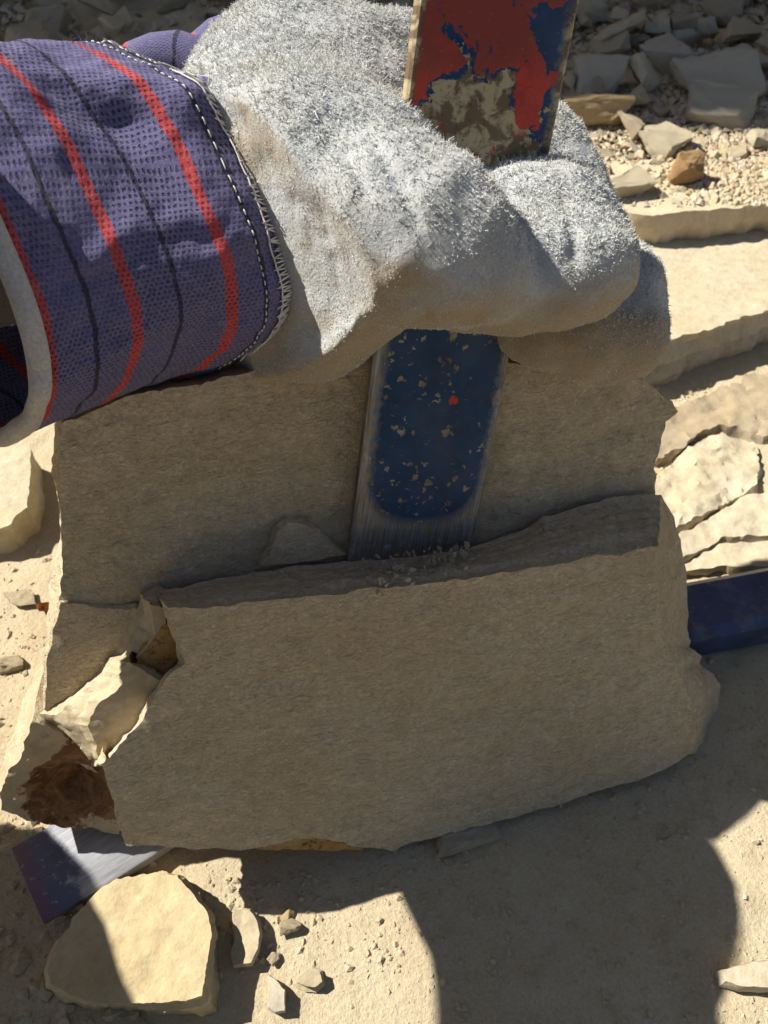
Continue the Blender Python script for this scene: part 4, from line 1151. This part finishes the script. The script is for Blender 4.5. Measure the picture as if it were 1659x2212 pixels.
# ------------------------------------------------------------------ the two other tools
def m_tool(name, c1, c2, worn, wl=0.55, wh=0.62, rough=0.38):
    k = NT(name)
    n1 = k.noise(30, 5, 0.6); n2 = k.noise(140, 5, 0.65, dist=0.3); n3 = k.noise(700, 3, 0.6)
    col = k.mix(k.ramp(n1, 0.35, 0.65), c1, c2)
    wm = k.ramp(n2, wl, wh)
    col = k.mix(wm, col, worn)
    col = k.mix(k.ramp(k.noise(50, 6, 0.7), 0.5, 0.75, 0.03, 0.35), col, (0.42, 0.37, 0.28))
    b = k.bump(wm, 0.4, 0.0003); b = k.bump(n3, 0.25, 0.0002, b)
    return k.fin(col, k.math('ADD', rough, k.math('MULTIPLY', n2, 0.25)), b, spec=0.5)
def prism(name, A, B, width, height, z, material, bev=0.004, ends=None, top_in=0.0):
    """a bar with chamfered long edges from A to B on the ground"""
    A, B = np.array(A, float), np.array(B, float)
    d = (B - A)/np.linalg.norm(B - A); s = np.array([-d[1], d[0]])
    hw = width/2
    pr = [(-hw, 0), (-hw, height-bev), (-hw+bev+top_in, height), (hw-bev-top_in, height), (hw, height-bev), (hw, 0)]
    L = np.linalg.norm(B - A)
    st = [(0, 0.86), (bev, 1.0)] + [(L*t, 1.0) for t in (0.25, 0.5, 0.75)] + [(L-bev, 1.0), (L, 0.86)]
    V, Fc = [], []
    for t, k_ in st:
        for (w, h) in pr:
            p = A + d*t + s*w*(0.5 + 0.5*k_)
            V.append((p[0], p[1], z + h*k_))
    n = len(pr)
    for r in range(len(st)-1):
        for i in range(n):
            Fc.append((r*n+i, r*n+(i+1) % n, (r+1)*n+(i+1) % n, (r+1)*n+i))
    Fc += [tuple(range(n)), tuple(range((len(st)-1)*n, len(st)*n))[::-1]]
    o = mesh_obj(name, V, Fc, material, None, True, 30)
    bm_ = bmesh.new(); bm_.from_mesh(o.data); bmesh.ops.recalc_face_normals(bm_, faces=bm_.faces); bm_.to_mesh(o.data); bm_.free()
    return o
g0, g1 = ground(1478, 1424), ground(1659, 1388)
dd = (g1 - g0)[:2]; dd /= np.linalg.norm(dd); sd = np.array([-dd[1], dd[0]])
A = g0[:2] + sd*0.0225 - dd*0.004; Bp = A + dd*0.42
thing(prism('pry_bar', A, Bp, 0.045, 0.027, 0.001, m_tool('dark_blue_enamel', (0.018,0.03,0.085), (0.035,0.065,0.17), (0.16,0.17,0.20), 0.64, 0.70, 0.22), bev=0.006),
      'dark blue steel bar lying behind the right edge of the slab', 'bar')

def m_blade():
    k = NT('blue_worn_blade')
    s = k.sep(k.uv); u, v = s[0], s[1]
    n1 = k.noise(60, 5, 0.65, vec=k.uv, dist=0.4); n2 = k.noise(240, 4, 0.65, vec=k.uv)
    br = k.noise(1.0, 3, 0.6, vec=k.n('Mapping', 0, {'Vector': k.uv, 'Scale': (60, 900, 1)}))
    steel = k.mix(k.ramp(br, 0.3, 0.7), (0.24, 0.25, 0.28), (0.42, 0.43, 0.46))
    pm = k.ramp(k.math('ADD', u, k.math('MULTIPLY', k.math('SUBTRACT', n1, 0.5), 0.05)), 0.020, 0.026, 1, 0)
    paint = k.mix(k.ramp(k.math('ADD', u, k.math('MULTIPLY', k.math('SUBTRACT', n1, 0.5), 0.02)), 0.004, 0.010), (0.10, 0.03, 0.07), (0.05, 0.06, 0.125))
    col = k.mix(k.math('MULTIPLY', pm, 0.85), steel, paint)
    col = k.mix(k.ramp(n2, 0.58, 0.68, 0, 0.7), col, (0.40, 0.38, 0.36))
    return k.fin(col, 0.42, k.bump(br, 0.3, 0.0002), spec=0.5, metal=k.math('MULTIPLY', k.math('SUBTRACT', 1.0, pm), 0.35))
z_b = 0.017
A, B_, C_, D_ = [ground(x, y, z_b) for x, y in ((25,1832), (95,1995), (345,1828), (140,1772))]
Vt = []; UVs = []
ns = 8
for i in range(ns):
    t = i/(ns-1)*1.25
    lo_, hi_ = B_ + (C_-B_)*t, A + (C_-B_)*t*1.02 + (D_-A)*0
    L = np.linalg.norm(C_-B_)*t
    th_ = 0.0018 + 0.006*min(1, L/0.05)
    for (w, zt) in ((0, 0), (0.03, 0.0008), (0.97, 0.0008), (1, 0), (1, -th_), (0, -th_)):
        p = lo_*(1-w) + hi_*w; Vt.append((p[0], p[1], p[2] + zt - 0.010*min(t, 1)*0.6)); UVs.append((L, w*0.045))
Fb = []
for r in range(ns-1):
    for i in range(6): Fb.append((r*6+i, r*6+(i+1) % 6, (r+1)*6+(i+1) % 6, (r+1)*6+i))
Fb += [tuple(range(6)), tuple(range((ns-1)*6, ns*6))[::-1]]
o = mesh_obj('second_chisel', Vt, Fb, m_blade(), None, True, 30, uv=UVs)
bm_ = bmesh.new(); bm_.from_mesh(o.data); bmesh.ops.recalc_face_normals(bm_, faces=bm_.faces); bm_.to_mesh(o.data); bm_.free()
thing(o, 'worn blue chisel blade lying under the lower left corner of the slab', 'chisel')

# ------------------------------------------------------------------ quarry face beyond the top of the picture; its shadow lies on the rubble
wall = empty('quarry_face', (0, 1.47, 0))
tag(wall, 'layered limestone quarry face rising behind the rubble', 'quarry face', kind='structure')
r2 = np.random.default_rng(3)
z = 0.0; i = 0
while z < 2.05:
    h = r2.uniform(0.10, 0.24)
    for x0 in np.arange(-5.2, 3.0, 0.95) + r2.uniform(-0.45, 0.45):
        wd = 0.95 + r2.uniform(-0.006, 0.0)
        yb = 1.47 + r2.uniform(-0.05, 0.07) + 0.006*i
        pts = [(x0, yb + r2.uniform(-.02, .02)), (x0+wd*0.3, yb + r2.uniform(-.03, .03)), (x0+wd*0.7, yb + r2.uniform(-.03, .03)), (x0+wd-0.008, yb + r2.uniform(-.02, .02)), (x0+wd-0.008, yb+0.8), (x0, yb+0.8)]
        plate('rock_bed', pts, pts, z + h - 0.006, z - 0.004, FLAT, M_ROCK, wall, spacing=0.12, jag=0.02, relief=0.008, side=0.02, rows=2, seed=200 + i*31 + int(x0*10), relief_scale=6)
    z += h; i += 1
# stone propping the slab from behind
pf = SLAB.p(0.02, -0.03, -0.062)
pp = [(pf[0]-0.07, pf[1]+0.005), (pf[0]+0.07, pf[1]+0.03), (pf[0]+0.08, pf[1]+0.12), (pf[0]-0.06, pf[1]+0.10)]
thing(plate('propping_stone', pp, [(x, y-0.006) for x, y in pp], float(pf[2]), -0.004, FLAT, M_ROCK, seed=61, spacing=0.008, jag=0.003, relief=0.002, side=0.004, rows=5),
      'stone block propping the slab from behind', 'rock')

# ------------------------------------------------------------------ the photographer, squatting behind the lens; arm goes into the cuff
def build_person():
    J = {}; E = []; RAD = {}
    def add(n, p, r, par=None):
        J[n] = p; RAD[n] = r
        if par: E.append((par, n))
    add('pelvis', (-0.20, -0.52, 0.34), (0.15, 0.13))
    add('waist', (-0.18, -0.50, 0.48), (0.15, 0.12), 'pelvis')
    add('chest', (-0.13, -0.40, 0.66), (0.17, 0.13), 'waist')
    add('collar', (-0.10, -0.33, 0.79), (0.11, 0.09), 'chest')
    add('neck', (-0.085, -0.29, 0.85), (0.058, 0.058), 'collar')
    add('skull', (-0.065, -0.25, 0.92), (0.085, 0.09), 'neck')
    add('crown', (-0.06, -0.24, 1.01), (0.07, 0.075), 'skull')
    # left arm reaches into the glove
    add('shoulder_l', (-0.29, -0.27, 0.74), (0.085, 0.085), 'collar')
    add('upper_l', (-0.34, -0.06, 0.60), (0.072, 0.072), 'shoulder_l')
    add('elbow_l', ELBOW, (0.070, 0.070), 'upper_l')
    rimc = at(-180, 530, .345); wr = at(430, 470, .372)
    add('fore_m', tuple((np.array(ELBOW)*0.62 + rimc*0.38)), (0.050, 0.050), 'elbow_l')
    add('fore_l', tuple((np.array(ELBOW)*0.25 + rimc*0.75)), (0.100, 0.100), 'fore_m')
    add('cuff_l', tuple(rimc), (0.040, 0.040), 'fore_l')
    add('wrist_l', tuple(wr), (0.030, 0.030), 'cuff_l')
    # right arm, hand on the thigh
    add('shoulder_r', (0.10, -0.34, 0.74), (0.085, 0.085), 'collar')
    add('elbow_r', (0.20, -0.42, 0.50), (0.062, 0.062), 'shoulder_r')
    add('wrist_r', (0.12, -0.24, 0.44), (0.036, 0.036), 'elbow_r')
    add('palm_r', (0.09, -0.17, 0.43), (0.040, 0.022), 'wrist_r')
    for i, (dx, l) in enumerate(((0.030, 0.065), (0.010, 0.075), (-0.010, 0.070), (-0.028, 0.055))):
        add(f'knuckle{i}', (0.085 + dx, -0.135, 0.428), (0.0105, 0.0105), 'palm_r')
        add(f'finger{i}', (0.080 + dx*1.2, -0.135 + l*0.6, 0.42), (0.0095, 0.0095), f'knuckle{i}')
        add(f'tip{i}', (0.078 + dx*1.2, -0.135 + l, 0.398), (0.0085, 0.0085), f'finger{i}')
    add('thumb_a', (0.045, -0.18, 0.425), (0.012, 0.012), 'palm_r')
    add('thumb_b', (0.025, -0.145, 0.42), (0.0105, 0.0105), 'thumb_a')
    # legs
    for s, hip, knee, ank, toe in (('l', (-0.31, -0.48, 0.33), KNEE, (-0.62, 0.06, 0.09), (-0.61, 0.24, 0.045)),
                                   ('r', (-0.08, -0.50, 0.33), (0.16, -0.20, 0.36), (0.20, -0.36, 0.09), (0.22, -0.19, 0.045))):
        add('hip_'+s, hip, (0.105, 0.105), 'pelvis')
        mid = tuple((np.array(hip) + np.array(knee))/2)
        add('thigh_'+s, mid, (0.092, 0.092), 'hip_'+s)
        add('knee_'+s, knee, (0.072, 0.072), 'thigh_'+s)
        add('calf_'+s, tuple(np.array(knee)*0.55 + np.array(ank)*0.45), (0.066, 0.066), 'knee_'+s)
        add('ankle_'+s, ank, (0.045, 0.045), 'calf_'+s)
        add('heel_'+s, (ank[0], ank[1]-0.05, 0.045), (0.038, 0.038), 'ankle_'+s)
        add('toe_'+s, toe, (0.042, 0.034), 'ankle_'+s)
    names = list(J); ix = {n: i for i, n in enumerate(names)}
    me_ = bpy.data.meshes.new('person')
    me_.from_pydata([tuple(map(float, J[n])) for n in names], [(ix[a], ix[b]) for a, b in E], [])
    tmp = bpy.data.objects.new('person', me_); COL.objects.link(tmp)
    md = tmp.modifiers.new('skin', 'SKIN')
    for i, n in enumerate(names):
        sv = me_.skin_vertices[0].data[i]; sv.radius = RAD[n]; sv.use_root = (n == 'pelvis')
    sb = tmp.modifiers.new('sub', 'SUBSURF'); sb.levels = 2; sb.render_levels = 2
    dg = bpy.context.evaluated_depsgraph_get()
    m2 = bpy.data.meshes.new_from_object(tmp.evaluated_get(dg))
    tmp.modifiers.clear(); tmp.data = m2
    for m in (m_cloth('faded_denim', (0.10, 0.13, 0.20), (0.16, 0.19, 0.27), 900), m_cloth('grey_work_shirt', (0.16, 0.15, 0.15), (0.22, 0.21, 0.20), 900),
              m_cloth('skin', (0.42, 0.25, 0.17), (0.46, 0.28, 0.20), 300, 0.6), m_cloth('dark_hair', (0.03, 0.02, 0.015), (0.05, 0.035, 0.025), 900), m_cloth('leather_boot', (0.12, 0.08, 0.05), (0.16, 0.11, 0.07), 400)):
        m2.materials.append(m)
    reg = {}
    for n in names:
        reg[n] = 1
        if n.startswith(('hip', 'thigh', 'knee', 'calf', 'pelvis')): reg[n] = 0
        if n.startswith(('heel', 'toe', 'ankle')): reg[n] = 4
        if n.startswith(('neck', 'skull', 'palm', 'knuckle', 'finger', 'tip', 'thumb', 'wrist')): reg[n] = 2
        if n == 'crown': reg[n] = 3
    PJ = np.array([J[n] for n in names], float)
    for p in m2.polygons:
        p.material_index = reg[names[int(np.argmin(((PJ - np.array(p.center))**2).sum(1)))]]
        p.use_smooth = True
    return tag(tmp, 'person squatting in denim and dark shirt, forearm inside the striped cuff', 'person', kind='thing')
ELBOW, KNEE = (-0.310, 0.178, 0.445), (-0.495, 0.238, 0.32)
build_person()
